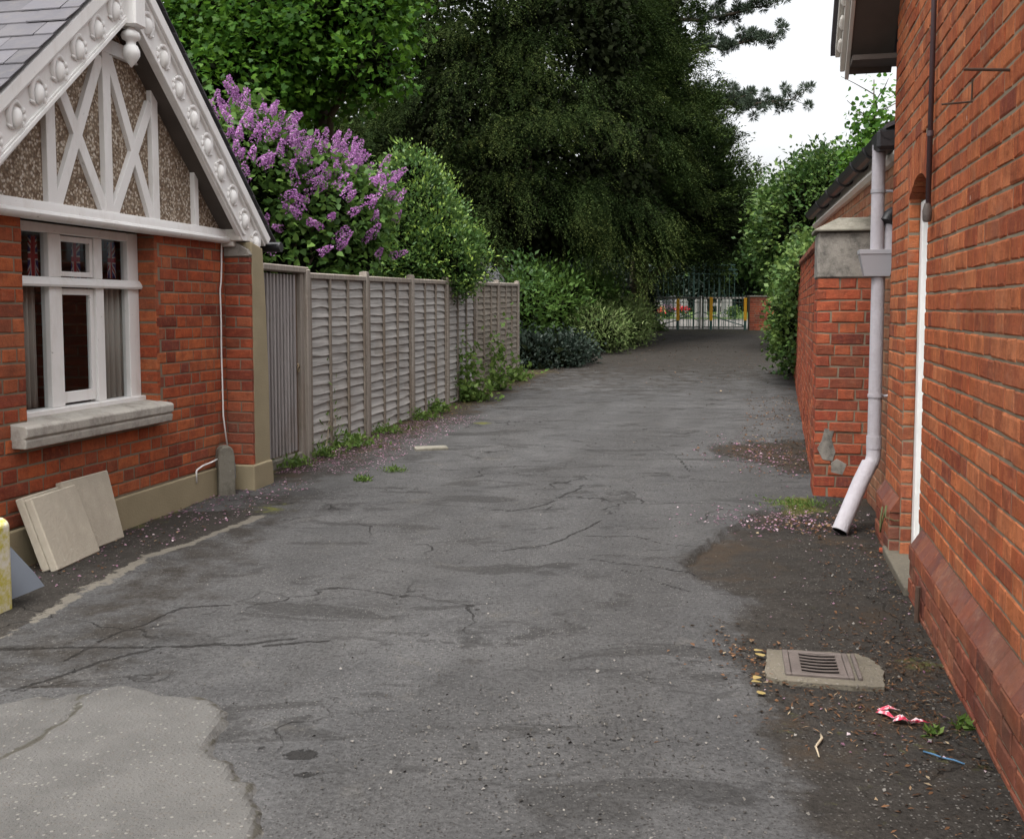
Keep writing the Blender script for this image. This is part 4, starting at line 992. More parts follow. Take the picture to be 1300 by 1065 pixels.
for yy in (.7, 1.4, 2.3, 3.2, 4.2): b.tube([(-.075 - .064 * math.cos(a), yy, 2.475 - .069 * math.sin(a)) for a in np.linspace(0, math.pi, 9)], .012, 6)
b.bbox(-.15, -.01, .0, .26, 2.36, 2.485, .02); b.build('gutter', mt['black'], ann)
b = MB(); b.prism([(-.10, 2.485), (3, 3.75), (3, 3.80), (-.10, 2.51)], lambda p, q, d: (p, d, q), -.0, 5.65); b.build('roof', mt['slate'], ann)
b = MB(); b.box(.2, 3, 5.4, 5.6, -.1, 2.36); b.box(2.9, 3, 0, 5.4, -.1, 3.6); b.build('rear_wall', mt['bplain'], ann)
# downpipe
dp = empty('downpipe', (2.275, 6.43, 0), RA, 'lilac grey plastic downpipe with hopper head and slanting foot in the corner', 'downpipe')
b = MB(); b.tube([(0, 0, 1.74), (-.002, 0, 2.41)], .040, 16); b.build('upper_pipe', mt['pvc'], dp, smooth=True, auto=40)
b = MB(); b.tube([(.078, .01, 1.74), (.078, .01, 1.955)], .036, 16); b.build('side_pipe', mt['pvc'], dp, smooth=True, auto=40)
b = MB(); b.tube([(.10, .02, 1.995), (.085, .012, 1.985), (.06, .0, 1.965), (.045, -.02, 1.93)], [.040, .042, .042, .041], 14); b.build('overflow_elbow', mt['black'], dp, smooth=True, auto=40)
b = MB(); b.tube([(-.001, 0, 2.115), (-.001, 0, 2.137)], .0445, 16); b.bbox(.02, .09, -.012, .012, 2.118, 2.134, .003); b.build('clip', mt['pvcd'], dp, smooth=True, auto=40)
b = MB(); P0 = [(-.105, -.075), (.115, -.075), (.125, .06), (-.105, .06)]; P1 = [(-.075, -.06), (.075, -.06), (.08, .05), (-.075, .05)]
V = [(x, y, 1.60) for x, y in P1] + [(x, y, 1.735) for x, y in P0] + [(x * 1.04, y * 1.05, 1.737) for x, y in P0] + [(x * 1.04, y * 1.05, 1.765) for x, y in P0]
b.poly(V, [(3, 2, 1, 0)] + [(i + 4 * k, (i + 1) % 4 + 4 * k, (i + 1) % 4 + 4 * k + 4, i + 4 * k + 4) for k in range(3) for i in range(4)] + [(12, 13, 14, 15)])
b.build('hopper', mt['pvcd'], dp, bevel=.008)
b = MB(); b.tube([(.012, -.005, 1.61), (.012, -.005, .58)], .041, 18); b.build('lower_pipe', mt['pvc'], dp, smooth=True, auto=40)
b = MB(); b.tube([(.012, -.005, .845), (.012, -.005, .865)], .046, 18); b.bbox(.03, .12, -.01, .02, .848, .862, .003); b.build('clip', mt['pvc'], dp, smooth=True, auto=40)
b = MB(); b.tube([(.012, -.005, .60), (.012, -.005, .52)], .047, 18); b.tube([(.012, -.005, .53), (.012, -.005, .47), (.0, -.02, .43), (-.03, -.05, .39)], .045, 16); b.build('elbow', mt['pvc'], dp, smooth=True, auto=40)
b = MB(); b.tube([(-.015, -.035, .425), (-.075, -.10, .31), (-.20, -.24, .03)], .050, 18, True); b.build('foot_pipe', mt['pvc'], dp, smooth=True, auto=40)
b = MB(); b.tube([(-.197, -.237, .036), (-.2005, -.2405, .0285)], .044, 16); b.build('pipe_mouth_shade', mt['hole_shade'], dp)  # black disc over the capped end, painted shade of the bore

# ------------------------------------------------------------------ pier, garden wall
pier = empty('brick_pier', (2.215, 7.45, 0), RA, 'short red brick pier with grey stone block and sloping cap beside the downpipe', 'pier')
fp = lambda u, z, w: (u, -w, z)
b = MB(); bricks(b, fp, .0, .46, .02, 1.616, off=.1, jit=.004); mortarback(b, fp, .004, .46, -.1, 1.616, thick=.2)
fl = lambda u, z, w: (-w, u, z); bricks(b, fl, .004, .42, .02, 1.616, off=.0, depth=.02); mortarback(b, fl, .01, .42, -.1, 1.616, thick=.2)
b.build('shaft', [mt['brickP'], mt['mortar']], pier)
b = MB(); b.prism([(.06, .30), (.13, .29), (.15, .36), (.12, .45), (.14, .52), (.07, .53), (.05, .44), (.02, .38)], fp, .001, .006); b.prism([(.12, .21), (.20, .19), (.23, .27), (.16, .31), (.12, .28)], fp, .001, .006); b.build('cement_patch', mt['stone'], pier, bevel=.003)
b = MB(); b.bbox(-.006, .46, -.012, .42, 1.618, 1.95, .012); b.build('stone_block', mt['stone'], pier)
b = MB(); V = [(-.03, -.04, 1.952), (.47, -.04, 1.952), (.47, .44, 1.952), (-.03, .44, 1.952), (-.03, -.04, 1.968), (.47, -.04, 1.968), (.47, .44, 1.98), (-.03, .44, 1.98), (.14, .12, 2.06), (.47, .12, 2.065), (.47, .34, 2.065), (.14, .34, 2.06)]
b.poly(V, [(3, 2, 1, 0)] + [(i + 4 * k, (i + 1) % 4 + 4 * k, (i + 1) % 4 + 4 * k + 4, i + 4 * k + 4) for k in range(2) for i in range(4)] + [(8, 9, 10, 11)]); b.build('cap', mt['grey_stone'], pier, bevel=.006)
GA = 14.6; gwl = empty('garden_wall', (2.215 + .42 * math.sin(R(RA)) + .02, 7.45 + .42 * math.cos(R(RA)), 0), GA, 'long red brick garden wall running back from the pier under ivy', 'wall')
gtop = lambda u: 1.86 + .022 * u
b = MB(); zb_ = lambda u: g1(7.9 + u * .97)
bricks(b, fl, .0, 12., .0, 2.15, None, gtop, jit=.004); mortarback(b, fl, 0, 12., -.05, 2.12, None, gtop, thick=.22); b.build('brickwork', [mt['brickP'], mt['mortarD']], gwl)
b = MB()
for i in range(48):
    u = i * .25; z = gtop(u); b.bbox(-.03, .25, u + .004, u + .246, z - .01 + random.uniform(-.004, .004), z + .07, .02)
b.build('coping', mt['brickC'], gwl)

# ------------------------------------------------------------------ gully grating
gx, gy = 1.19, 3.87
gu = empty('drain_gully', (gx, gy, g1(3.9)), 12, 'rusty iron drain grating set in a broken concrete surround near the brick plinth', 'drain')
b = MB(); zc = .004
pts = [(-.19, .17), (-.20, .03), (-.205, -.16), (-.12, -.185), (.10, -.19), (.225, -.175), (.235, .0), (.21, .12), (.16, .175), (.0, .18)]
pp = []
for (ax1, ay1), (bx1, by1) in zip(pts, pts[1:] + pts[:1]):
    for k in range(6): pp.append((ax1 + (bx1 - ax1) * k / 6 + random.gauss(0, .004), ay1 + (by1 - ay1) * k / 6 + random.gauss(0, .004)))
b.prism(pp, lambda p, q, d: (p, q, d), -.03, .016); b.build('surround', mt['gullyc'], gu, bevel=.008)
b = MB(); x0, x1, y0, y1 = -.135, .115, -.135, .14
for q in ((x0, x0 + .022, y0, y1), (x1 - .022, x1, y0, y1), (x0 + .022, x1 - .022, y0, y0 + .02), (x0 + .022, x1 - .022, y1 - .02, y1)): b.bbox(*q, .010, .027, .003)
b.build('frame', mt['iron'], gu)
b = MB(); b.box(x0 + .02, x1 - .02, y0 + .02, y1 - .02, .0165, .0175); b.build('sump_shade', mt['hole_shade'], gu)  # black sheet on the solid surround, painted shade of the drain pit
b = MB(); b.bbox(x0 + .024, x0 + .062, y0 + .022, y1 - .022, .018, .026, .002); b.bbox(x1 - .05, x1 - .024, y0 + .022, y1 - .022, .018, .026, .002)
nb = 7
for i in range(nb):
    yc = y0 + .03 + i * (y1 - y0 - .06) / (nb - 1); pts = []
    P = []
    for t in np.linspace(0, 1, 9):
        P.append((x0 + .06 + t * (x1 - x0 - .108), yc - .012 * math.sin(math.pi * t)))
    V = [(p, q + s * .0052, z) for p, q in P for s, z in ((-1, .0235), (1, .0235), (1, .0265), (-1, .0265))]
    b.poly(V, [(4 * k + j, 4 * k + (j + 1) % 4, 4 * k + 4 + (j + 1) % 4, 4 * k + 4 + j) for k in range(8) for j in range(4)])
b.build('grate', mt['iron'], gu)
b = MB(); b.bbox(x1 + .012, x1 + .028, y0 + .0, y1, .012, .03, .004); b.build('side_bar', mt['iron'], gu)

# ------------------------------------------------------------------ gate and what is behind it
GY = 36.35; GZ = g1(GY)
for i, (x0, x1, lab) in enumerate(((5.10, 6.68, 'left leaf of the low green iron gate at the end of the lane'), (6.72, 8.28, 'right leaf of the low green iron gate with pale dotted top rail'))):
    t = empty('iron_gate', (x0, GY, GZ), 0, lab, 'gate', 'low iron gate leaves'); w = x1 - x0
    b = MB(); b.bbox(0, w, -.025, .025, 1.08, 1.155, .006); b.bbox(0, w, -.012, .012, .95, .975, .003); b.bbox(0, w, -.02, .02, .07, .11, .004); b.bbox(0, .045, -.025, .025, .03, 1.2, .004); b.bbox(w - .045, w, -.025, .025, .03, 1.2, .004); b.build('frame', mt['grey_iron'], t)
    b = MB()
    for k in range(1, 13): x = w * k / 13; b.tube([(x, 0, .1), (x, 0, 1.22)], .011, 6); b.tube([(x, 0, 1.22), (x, 0, 1.27)], [.011, .002], 6)
    b.build('bars', mt['green_iron'], t)
    b = MB(); s = 1 if i else -1; xa, xb = (0.05, w - .05) if i else (w - .05, .05)
    b.tube([(xa, .0, .62), ((xa + xb) / 2, 0, .35), (xb, 0, .13)], .018, 6); b.tube([(xb, .0, .93), ((xa + xb) / 2, 0, .62), (xa, 0, .30)], .012, 6); b.build('brace', mt['green_iron'], t)
    if i:
        b = MB()
        b.bbox(.06, 1.5, -.0275, -.0255, 1.10, 1.105, .0005)
        for k in range(12): b.bbox(.08 + k * .125, .14 + k * .125, -.0295, -.0265, 1.095, 1.14, .001)
        b.build('pale_studs', mt['cream'], t)
rl = empty('tall_railing', (5.0, GY + .55, GZ), 0, 'tall dark green iron screen standing just behind the low gate', 'railing')
b = MB()
for k in range(17): 
    x = .07 + k * .182; h = 2.0 if k < 8 else 2.2; b.tube([(x, 0, .0), (x, 0, h)], .014 if k not in (8, 13) else .03, 6); b.tube([(x, 0, h), (x, 0, h + .1)], [.014, .002], 6)
b.build('bars', mt['green_iron'], rl)
b = MB()
for z, x0, x1 in ((1.12, 0, 3.2), (1.88, 0, 1.4), (1.97, 1.45, 3.1), (2.12, 1.9, 3.1), (2.28, 2.2, 3.0)): b.bbox(x0, x1, -.018, .018, z, z + .03, .003)
for x in (1.95, 2.25, 2.55, 2.85): b.tube([(x, 0, 2.0), (x, 0, 2.42)], .011, 6)
b.tube([(3.05, 0, 1.9), (2.9, 0, 2.15), (2.75, 0, 2.3)], .02, 6)
b.build('rails', mt['green_iron'], rl)
for i, (x, h, lab) in enumerate(((5.86, 1.08, 'yellow gate post behind the left gate leaf, leftmost of three'), (7.03, 1.14, 'yellow gate post in the middle where the two gate leaves meet'), (8.24, 1.12, 'yellow gate post at the right hinge of the gate'))):
    t = empty('yellow_post', (x, GY - .09, GZ), 0, lab, 'post', 'yellow posts at the gate')
    b = MB(); b.bbox(-.05, .05, -.04, .04, .32, h, .008); b.build('shaft', mt['yellow'], t); b = MB(); b.bbox(-.04, .04, -.04, .04, -.02, .318, .008); b.build('foot', mt['green_iron'], t)
def pillar(name, x0, x1, y, h, lab, slope=0.):
    t = empty(name, (x0, y, g1(y)), 0, lab, 'wall'); b = MB(); w = x1 - x0
    bricks(b, fp, 0, w, -.1, h, None, (lambda u: h * .45 + (h * .55) * u / w) if slope else None, depth=.03); mortarback(b, fp, 0, w, -.1, h, None, (lambda u: h * .45 + (h * .55) * u / w) if slope else None, thick=.3)
    b.build('brickwork', [mt['brickB'], mt['mortarD']], t)
    if not slope: b = MB(); b.bbox(-.03, w + .03, -.03, .33, h, h + .06, .01); b.build('coping', mt['grey_stone'], t)
pillar('gate_wall', 4.15, 5.03, 36.2, 1.05, 'low sloping red brick wall left of the gate, half under ivy', 1)
pillar('gate_wall', 8.36, 9.4, 36.1, 1.15, 'dark red brick wall right of the gate')
def headstone(x, y, w, h, mat, lab, kind=0):
    z = g1(y) - .02; t = empty('headstone', (x, y, z), random.uniform(-8, 8), lab, 'headstone', 'headstones beyond the gate'); b = MB()
    if kind == 0: pts = [(-w / 2, .08), (w / 2, .08), (w / 2, h * .75)] + [(w / 2 * math.cos(a), h * .75 + h * .25 * math.sin(a)) for a in np.linspace(.2, math.pi - .2, 9)] + [(-w / 2, h * .75)]
    else: a_ = w * .16; pts = [(-a_, .08), (a_, .08), (a_, h * .55), (w / 2, h * .55), (w / 2, h * .72), (a_, h * .72), (a_, h), (-a_, h), (-a_, h * .72), (-w / 2, h * .72), (-w / 2, h * .55), (-a_, h * .55)]
    b.prism(pts, lambda p, q, d: (p, d, q), -.05, .05); b.build('stone', mat, t, bevel=.01); b = MB(); b.bbox(-w * .62, w * .62, -.14, .14, -.05, .082, .01); b.build('base', mat, t)
for a in ((6.55, 46.5, .55, .80, mt['head'], 'pale rounded headstone left of centre seen through the gate', 0), (7.15, 48, .5, .75, mt['headd'], 'small dark headstone seen through the middle of the gate', 0), (7.75, 47, .6, .9, mt['head'], 'pale headstone just right of the middle gate post', 0),
          (8.5, 46.2, .55, .95, mt['head'], 'white headstone third from the right through the gate', 0), (9.55, 47.5, .5, .85, mt['head'], 'tall white stone cross seen through the right gate leaf', 1), (9.75, 46.6, .5, .9, mt['head'], 'white headstone nearest the right gate hinge', 0),
          (8.0, 51, .5, .9, mt['headd'], 'dark headstone in the further row beyond the gate', 0), (6.0, 52, .5, .8, mt['head'], 'small pale headstone far left beyond the gate', 0)): headstone(*a)
def flowerbed(x, y, r, mat, lab, n=260):
    z = g1(y); t = empty('flower_clump', (x, y, z), 0, lab, 'flowers', 'flower clumps beyond the gate')
    P = rng.normal(size=(n, 3)) * [r * .5, r * .5, .06] + [0, 0, .42]; leafmesh('blossom_leaves', kites(P, rdir(n), rdir(n), .09, .09), mat, t)
    P = rng.normal(size=(n, 3)) * [r * .5, r * .5, .1] + [0, 0, .2]; leafmesh('leaves', kites(P, rdir(n) + [0, 0, .6], rdir(n), .14, .06), L['shrub'], t)
flowerbed(5.75, 42.5, .38, L['red'], 'red flowers in a clump behind the left gate leaf'); flowerbed(6.35, 44, .2, L['yleaf'], 'small orange yellow flower clump behind the left gate leaf', 120)
flowerbed(6.9, 45.6, .3, L['petal'], 'pink flowers left of the middle yellow post'); flowerbed(7.5, 45.2, .3, L['red'], 'red and green clump right of the middle yellow post', 120); flowerbed(9.5, 44, .3, L['weed'], 'bright green clump behind the right gate leaf', 160)

# ------------------------------------------------------------------ trees and shrubs
def tree(name, base, label, cat, group=None):
    return empty(name, base, 0, label, cat, group)
def inner(E, n, size, mat, parent, zmin=None, lo=.25, hi=.72, nm='shaded_inner_leaves'):
    P, O = ell(n, E, lo, hi, zmin); return leafmesh(nm, kites(P, rdir(n) + O * .3, rdir(n), size * rng.uniform(.7, 1.4, n), size * .8), mat, parent)  # dark clumps added to close sky gaps, interior shade put into their colour
def boughs(E, nb, m, size, zmin, ctr, ymax=None, down=.55, lat=.34, thin=.10):
    Cb, Ob = ell(nb, E, .84, 1.08, zmin, -.9)
    if ymax is not None: k = Cb[:, 1] < ymax; Cb, Ob = Cb[k], Ob[k]
    n = len(Cb); T = unit(Ob + rdir(n) * .35 + [0, 0, -down]); Sx = unit(np.cross(T, [0, 0, 1.]) + 1e-6); U = np.cross(Sx, T); sz = size * rng.uniform(.6, 1.35, n)
    s = rng.uniform(-.7, .6, (n, m)); wd = lat * (1.05 - np.clip(s + .4, 0, 1)); q = rng.normal(size=(n, m)) * wd; u = rng.normal(size=(n, m)) * thin - .25 * np.abs(q)
    P = Cb[:, None] + (T[:, None] * s[..., None] + Sx[:, None] * q[..., None] + U[:, None] * u[..., None]) * sz[:, None, None] - np.array([0, 0, .25]) * (np.clip(s, 0, 1) ** 2 * sz[:, None])[..., None]
    D = unit(T[:, None] + Sx[:, None] * q[..., None] * 1.5 + U[:, None] * .3)
    lum = np.clip((s + .5) * .8, 0, 1) * np.clip(.45 + u / thin * .5 + .3, 0, 1) * rng.uniform(.35, 1, (n, 1))  # bough ends and upper sides lighter: highlights painted through the tip colour
    return P.reshape(-1, 3), D.reshape(-1, 3), lum.ravel()
# big olive yew behind the fence
bx, by = .3, 29.; z0 = g1(by)
t = tree('yew_tree', (0, 0, 0), 'huge dark olive yew with drooping sprays filling the middle of the view', 'tree')
E = [(1.0, 24., 4.6, 2.9, 3.0, 2.6), (-.8, 24.5, 5.6, 2.6, 3., 3.2), (1.2, 24.5, 7.2, 2.3, 2.6, 2.6), (-1.0, 25.5, 8.8, 3., 3, 2.5), (1.7, 24.5, 3.6, 2.2, 2.8, 1.35), (-1.2, 22.8, 3.4, 1.9, 2.0, 1.35), (.4, 22.6, 3.5, 1.6, 1.6, 1.25), (2.6, 26, 5.6, 1.5, 2.2, 2.2)]
KY = 1.18; E = [(x * KY, y * KY, 1.4 + (z - 1.4) * KY, a * KY, b_ * KY, c_ * KY) for x, y, z, a, b_, c_ in E]
C, O, lm = boughs(E, 330, 16, 1.65, 2.9, None, 31.4, .55, .33, .075)
V, tp = sprays(C, O, 6, 12, .40, .062, .022, .6, .7, -.2)
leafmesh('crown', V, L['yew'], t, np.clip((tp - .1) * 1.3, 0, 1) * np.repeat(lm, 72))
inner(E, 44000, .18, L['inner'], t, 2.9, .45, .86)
b = MB(); tp_ = limb(b, (.6, 29, z0 - .1), (.4, 29.2, 8), .42, .14, .03); limb(b, (.6, 29, z0 + .8), (2.6, 29, 5.2), .2, .05); limb(b, (.5, 29, z0 + 1.), (-1.9, 28.4, 5.2), .2, .05); limb(b, (.5, 29, z0 + .8), (.9, 27., 4.2), .14, .04)
b.build('trunk', mt['bark'], t, smooth=True)
# second, greener yew over the gate
t = tree('yew_tree', (0, 0, 0), 'dark green upright yew right of the olive yew, overhanging the gate', 'tree')
E = [(4.6, 31.5, 5.2, 1.9, 2.4, 2.9), (5.9, 33.2, 4.4, 1.7, 2.2, 2.1), (4.4, 33, 8.2, 1.6, 2, 2.6), (6.2, 33.2, 5.6, 1.0, 1.3, 1.9), (6.9, 34.4, 4.4, 1.1, 1.4, 1.5), (3.4, 31.5, 9.8, 2.2, 2, 2.2), (5.9, 34, 7.6, .55, .9, 1.3), (5.0, 33.6, 9.6, .9, 1, 1.3)]
C, O, lm = boughs(E, 300, 11, 1.0, 2.5, None, None, -.25, .26)
V, tp = sprays(C, O, 5, 8, .42, .10, .040, .3, .7, .3)
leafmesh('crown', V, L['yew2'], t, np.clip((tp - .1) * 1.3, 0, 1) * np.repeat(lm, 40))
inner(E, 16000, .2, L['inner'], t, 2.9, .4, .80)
b = MB(); limb(b, (4.0, 32.6, g1(32) - .1), (4.6, 32.4, 9), .3, .08, .03); limb(b, (4.1, 32.6, 2.), (6.4, 33.4, 4.4), .14, .04); b.build('trunk', mt['bark'], t, smooth=True)
# pine
t = tree('pine_tree', (0, 0, 0), 'tall pine with tufted spreading boughs against the white sky', 'tree')
b = MB(); limb(b, (5.0, 42, .7), (5.2, 42, 17), .35, .15, .02)
bo = [((5.2, 42, 11.4), (10.2, 41, 12.0)), ((5.2, 42, 12.6), (10.0, 41, 13.2)), ((5.2, 42, 9.3), (11.0, 41, 9.6)), ((5.2, 42, 10.2), (9.3, 40.5, 9.2)), ((5.2, 42, 13.6), (8.6, 41, 14.2)), ((5.2, 42, 8.6), (8.8, 41, 7.9)), ((6.5, 42, 11.), (4.2, 41, 11.5)), ((6.5, 42, 13.), (4., 41, 13.5)), ((6.5, 42, 14), (10.3, 42, 15.))]
TC = []
for p, q in bo:
    pts = limb(b, p, q, .11, .03, .06, 8)
    for s in range(2, 9):
        for k in range(7 if s > 3 else 3):
            c = pts[s] + Vector((random.gauss(0, .35), random.gauss(0, .35), random.gauss(.12, .2))); TC.append(c); b.tube([pts[s], c], [.018, .008], 5)
b.build('trunk', mt['bark'], t, smooth=True)
TC = np.array([tuple(c) for c in TC]); V = []
P = np.repeat(TC, 170, 0) + rng.normal(scale=.05, size=(len(TC) * 170, 3)); D = unit(unit(P - np.repeat(TC, 170, 0)) + [0, 0, .35])
leafmesh('crown', kites(P, D, rdir(len(P)), .19, .028), L['pine'], t)
# sycamore
t = tree('sycamore_tree', (0, 0, 0), 'bright green broad leaved sycamore behind the lodge and lilac', 'tree')
E = [(-4.3, 18.5, 6.6, 2.2, 2.0, 1.7), (-6.2, 18.5, 5.6, 2.0, 2., 1.9), (-2.9, 18.2, 6.3, 1.2, 1.6, 1.0), (-5.0, 17.5, 5.0, 1.5, 1.3, 1.0), (-3.4, 19, 8, 2, 2, 1.6), (-6.6, 18, 3.6, 1.5, 1.5, 1.3), (-4.2, 17.4, 5.6, .9, .9, .55), (-2.5, 17.6, 5.5, .7, .9, .5)]
C, O = ell(2700, E, .6, 1.12, 2.4); V, P = rosettes(C, O * .5 + [0, -.25, -.1], 15, .108, 0, .9, .19, LOBE)
leafmesh('crown', V, L['syc'], t); inner(E, 5000, .26, L['inner'], t, 2.6, .2, .75)
b = MB(); limb(b, (-3.4, 19, .1), (-3.5, 19, 5.4), .24, .12, .02); limb(b, (-3.5, 19, 3.6), (-5.2, 18.3, 6), .1, .03); limb(b, (-3.5, 19, 4.2), (-2.6, 18, 6.1), .08, .03); limb(b, (-3.45, 19, 3.), (-6.4, 18.3, 4.8), .1, .03); b.build('trunk', mt['bark'], t, smooth=True)
# lilac
t = tree('lilac_bush', (0, 0, 0), 'lilac bush in full purple bloom above the garden door and fence', 'shrub')
E = [(-2.75, 11.2, 2.75, .62, .6, .72), (-2.1, 11.6, 2.45, .62, .6, .72), (-1.75, 11.9, 2.55, .52, .5, .55), (-2.5, 11.4, 1.9, .8, .6, .7), (-1.72, 11.9, 1.9, .42, .4, .5), (-2.72, 11.3, 3.15, .40, .4, .50), (-3.1, 11.2, 2.4, .45, .5, .7)]
E = [(x - .10 - .06 * (x > -2), y, z, a, b_, c_) for x, y, z, a, b_, c_ in E]
C, O = ell(900, E, .55, 1.03, 1.2); V, P = rosettes(C, O * .6 + [0, -.1, -.1], 11, .085, 0, .9, .10, HEART); leafmesh('foliage', V, L['lilac'], t); inner(E, 1500, .16, L['inner'], t, 1.3, .1, .6)
C, O = ell(340, E, .92, 1.25, 1.72, -.3); k = (O[:, 1] < .45) & (C[:, 2] > 1.8 + .5 * rng.uniform(0, 1, len(C))); C, O = C[k], O[k]
n = len(C); A = unit(O + np.array([.12, -.05, .75]) + rng.normal(scale=.38, size=(n, 3))); ln = rng.uniform(.13, .25, n); m = 110
s = rng.uniform(0, 1, (n, m)); rad = .034 * (1.04 - s) ** .55 * (ln[:, None] / .17) ** .5; q = rdir(n * m).reshape(n, m, 3); q = unit(q - A[:, None] * (q * A[:, None]).sum(-1, keepdims=True))
P = C[:, None] + A[:, None] * (s * ln[:, None])[..., None] + q * rad[..., None]
leafmesh('blossom', kites(P.reshape(-1, 3), (q + rng.normal(scale=.6, size=q.shape)).reshape(-1, 3), rdir(n * m), .021, .020), L['bloom'], t)
b = MB()
for i in range(7): limb(b, (-2.3 + random.uniform(-.2, .2), 11.5 + random.uniform(-.15, .15), 0), (-2.3 + random.uniform(-.8, .7), 11.5 + random.uniform(-.3, .3), 2.2 + random.uniform(0, .9)), .03, .01, .08)
b.build('stems', mt['bark'], t, smooth=True)
# evergreen bush
t = tree('evergreen_bush', (0, 0, 0), 'dense glossy green evergreen bush spilling over the fence right of the lilac', 'shrub')
E = [(-1.28, 14.4, 2.5, .70, .75, .78), (-1.12, 14.3, 2.1, .78, .75, .62), (-1.42, 14.5, 2.95, .50, .55, .68), (-.92, 14.2, 1.95, .52, .5, .45), (-1.45, 14.1, 2.1, .55, .6, .6), (-1.35, 14.5, 3.12, .34, .3, .38), (-1.8, 14.2, 2.4, .5, .6, .7)]
C, O = ell(1350, E, .72, 1.09, 1.55); V, P = rosettes(C, O * .9 + [0, 0, .6], 16, .062, .034, .95, .055)
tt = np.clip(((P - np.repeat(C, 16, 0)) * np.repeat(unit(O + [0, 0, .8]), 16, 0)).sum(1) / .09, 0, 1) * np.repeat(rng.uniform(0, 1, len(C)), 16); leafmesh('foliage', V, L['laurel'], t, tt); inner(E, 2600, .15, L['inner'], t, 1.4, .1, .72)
b = MB()
for i in range(4): limb(b, (-1.15 + random.uniform(-.15, .15), 14.7, 0), (-1.05 + random.uniform(-.5, .4), 14.6, 2.6), .04, .012, .06)
b.build('stems', mt['bark'], t, smooth=True)
# undergrowth left of the lane end
def shrub(name, E, n, m, Ln, Wd, mat, label, zmin=0., sig=.1, inn=1200, isz=.2, cat='shrub', shape=None, lo=.6, tips=False, spread=1.):
    t = tree(name, (0, 0, 0), label, cat); C, O = ell(n, E, lo, 1.06, zmin); V, P = rosettes(C, O + [0, 0, .3], m, Ln, Wd, spread, sig, shape)
    tp = np.repeat(rng.uniform(0, 1, len(C)) ** 2, m) if tips else None
    leafmesh('foliage', V, mat, t, tp)
    if inn: inner(E, inn, isz, L['inner'], t, zmin, .1, .75)
    b = MB(); e = E[0]
    for i in range(3 if name not in ('wall_ivy', 'fence_end_shrub') else 0): limb(b, (e[0] + random.uniform(-.2, .2), e[1] + random.uniform(-.2, .2), g1(e[1]) - .05), (e[0] + random.uniform(-.5, .5) * e[3], e[1], e[2] + e[5] * .5), .03, .01)
    if b.v: b.build('stems', mt['bark'], t, smooth=True)
    return t
shrub('ground_ivy', [(.75, 21.2, .42, .85, 1.1, .42), (1.15, 22.3, .45, .7, 1., .38), (.35, 20.6, .40, .5, .7, .5)], 420, 14, .085, .06, L['darkivy'], 'dark blue green ivy mound at the foot of the end of the fence', .15, .1, 1200, .18)
shrub('pale_undergrowth', [(2.1, 25.8, .85, .9, 1.9, .62), (2.9, 28, 1.0, .85, 1.8, .66), (3.5, 30, 1.0, .6, 1.4, .55)], 800, 16, .11, .03, L['pale'], 'pale feathery cow parsley leaning over the left edge of the lane', .2, .16, 1600, .2, shape=None)
shrub('leafy_shrub', [(1.0, 26, 1.5, 1.0, 2.0, .85), (2.0, 28.5, 1.7, .9, 2, .75), (.3, 24, 1.5, .5, 1., .8)], 700, 14, .15, .075, L['shrub'], 'bright green leafy shrub under the olive yew behind the cow parsley', .3, .2, 1600, .25)
shrub('ivy_bush', [(4.45, 35.6, 1.5, .55, .5, 1.0), (4.2, 35.4, .9, .5, .5, .55)], 420, 14, .10, .085, L['darkivy'], 'glossy dark ivy bush smothering the gate wall left of the gate', .6, .1, 600, .2)
shrub('leafy_shrub', [(4.9, 35.8, .72, .45, .25, .2)], 60, 12, .14, .05, L['shrub'], 'small leafy plant at the foot of the gate wall left of the gate', .5, .08, 0, .2)
shrub('fence_end_shrub', [(.35, 19.9, 1.9, .35, .6, .5), (.1, 20.6, 2.1, .4, .6, .4)], 34, 10, .10, .06, L['ivy'], 'thin light green shrub showing over the far end of the fence', .8, .14, 0, .2)
# right side
t = tree('ivy_clad_tree', (0, 0, 0), 'broad green ivy clad tree behind the garden wall on the right', 'tree')
E = [(7.6, 25.5, 3.4, 1.5, 2.6, 1.7), (8.0, 25.5, 4.3, 1.2, 2.0, .95), (8.2, 28.5, 3.5, 1.1, 2., 1.5), (8.6, 24, 3., 1.4, 2.4, 2.), (9.0, 31, 3.6, 1.0, 1.6, 1.6), (8.9, 24, 4.0, .9, 1.2, .8), (7.7, 26, 2.2, .9, 2.2, 1.2)]
C, O = ell(2600, E, .75, 1.1, 1.3); V, P = rosettes(C, O * .7 + [-.2, -.3, .1], 14, .14, .085, .95, .17); tp = np.repeat(rng.uniform(0, 1, len(C)) ** 3, 14)
leafmesh('crown', V, L['ivy'], t, tp); inner(E, 6500, .28, L['inner'], t, 1.3, .2, .82)
b = MB(); limb(b, (8.2, 26, .2), (8.0, 25.5, 4.6), .22, .08); limb(b, (8.1, 26, 1.8), (7.2, 28, 4), .1, .03); b.build('trunk', mt['bark'], t, smooth=True)
def Gw(u, off): return (2.33 + u * math.sin(R(GA)) - off, 7.86 + u * math.cos(R(GA)))
E = [(*Gw(u, o), z, rx, ry, rz) for u, o, z, rx, ry, rz in ((10.2, .0, 1.55, .26, 1.1, .75), (8.6, 0., 1.75, .24, .9, .5), (11.4, .02, 1.2, .26, .9, .9), (7.2, 0., 1.95, .18, .7, .25), (10.6, -.3, 2.2, .45, 1.2, .5), (10.8, .04, .75, .22, 1.3, .62), (9.2, .08, 1.2, .26, .8, .6))]
shrub('wall_ivy', E, 560, 16, .085, .07, L['ivy'], 'ivy tumbling over the top and face of the garden wall beyond the pier', .25, .1, 700, .14, 'ivy', None, .7, True)
t = tree('young_tree', (0, 0, 0), 'thin leafed young tree against the sky above the annexe roof', 'tree')
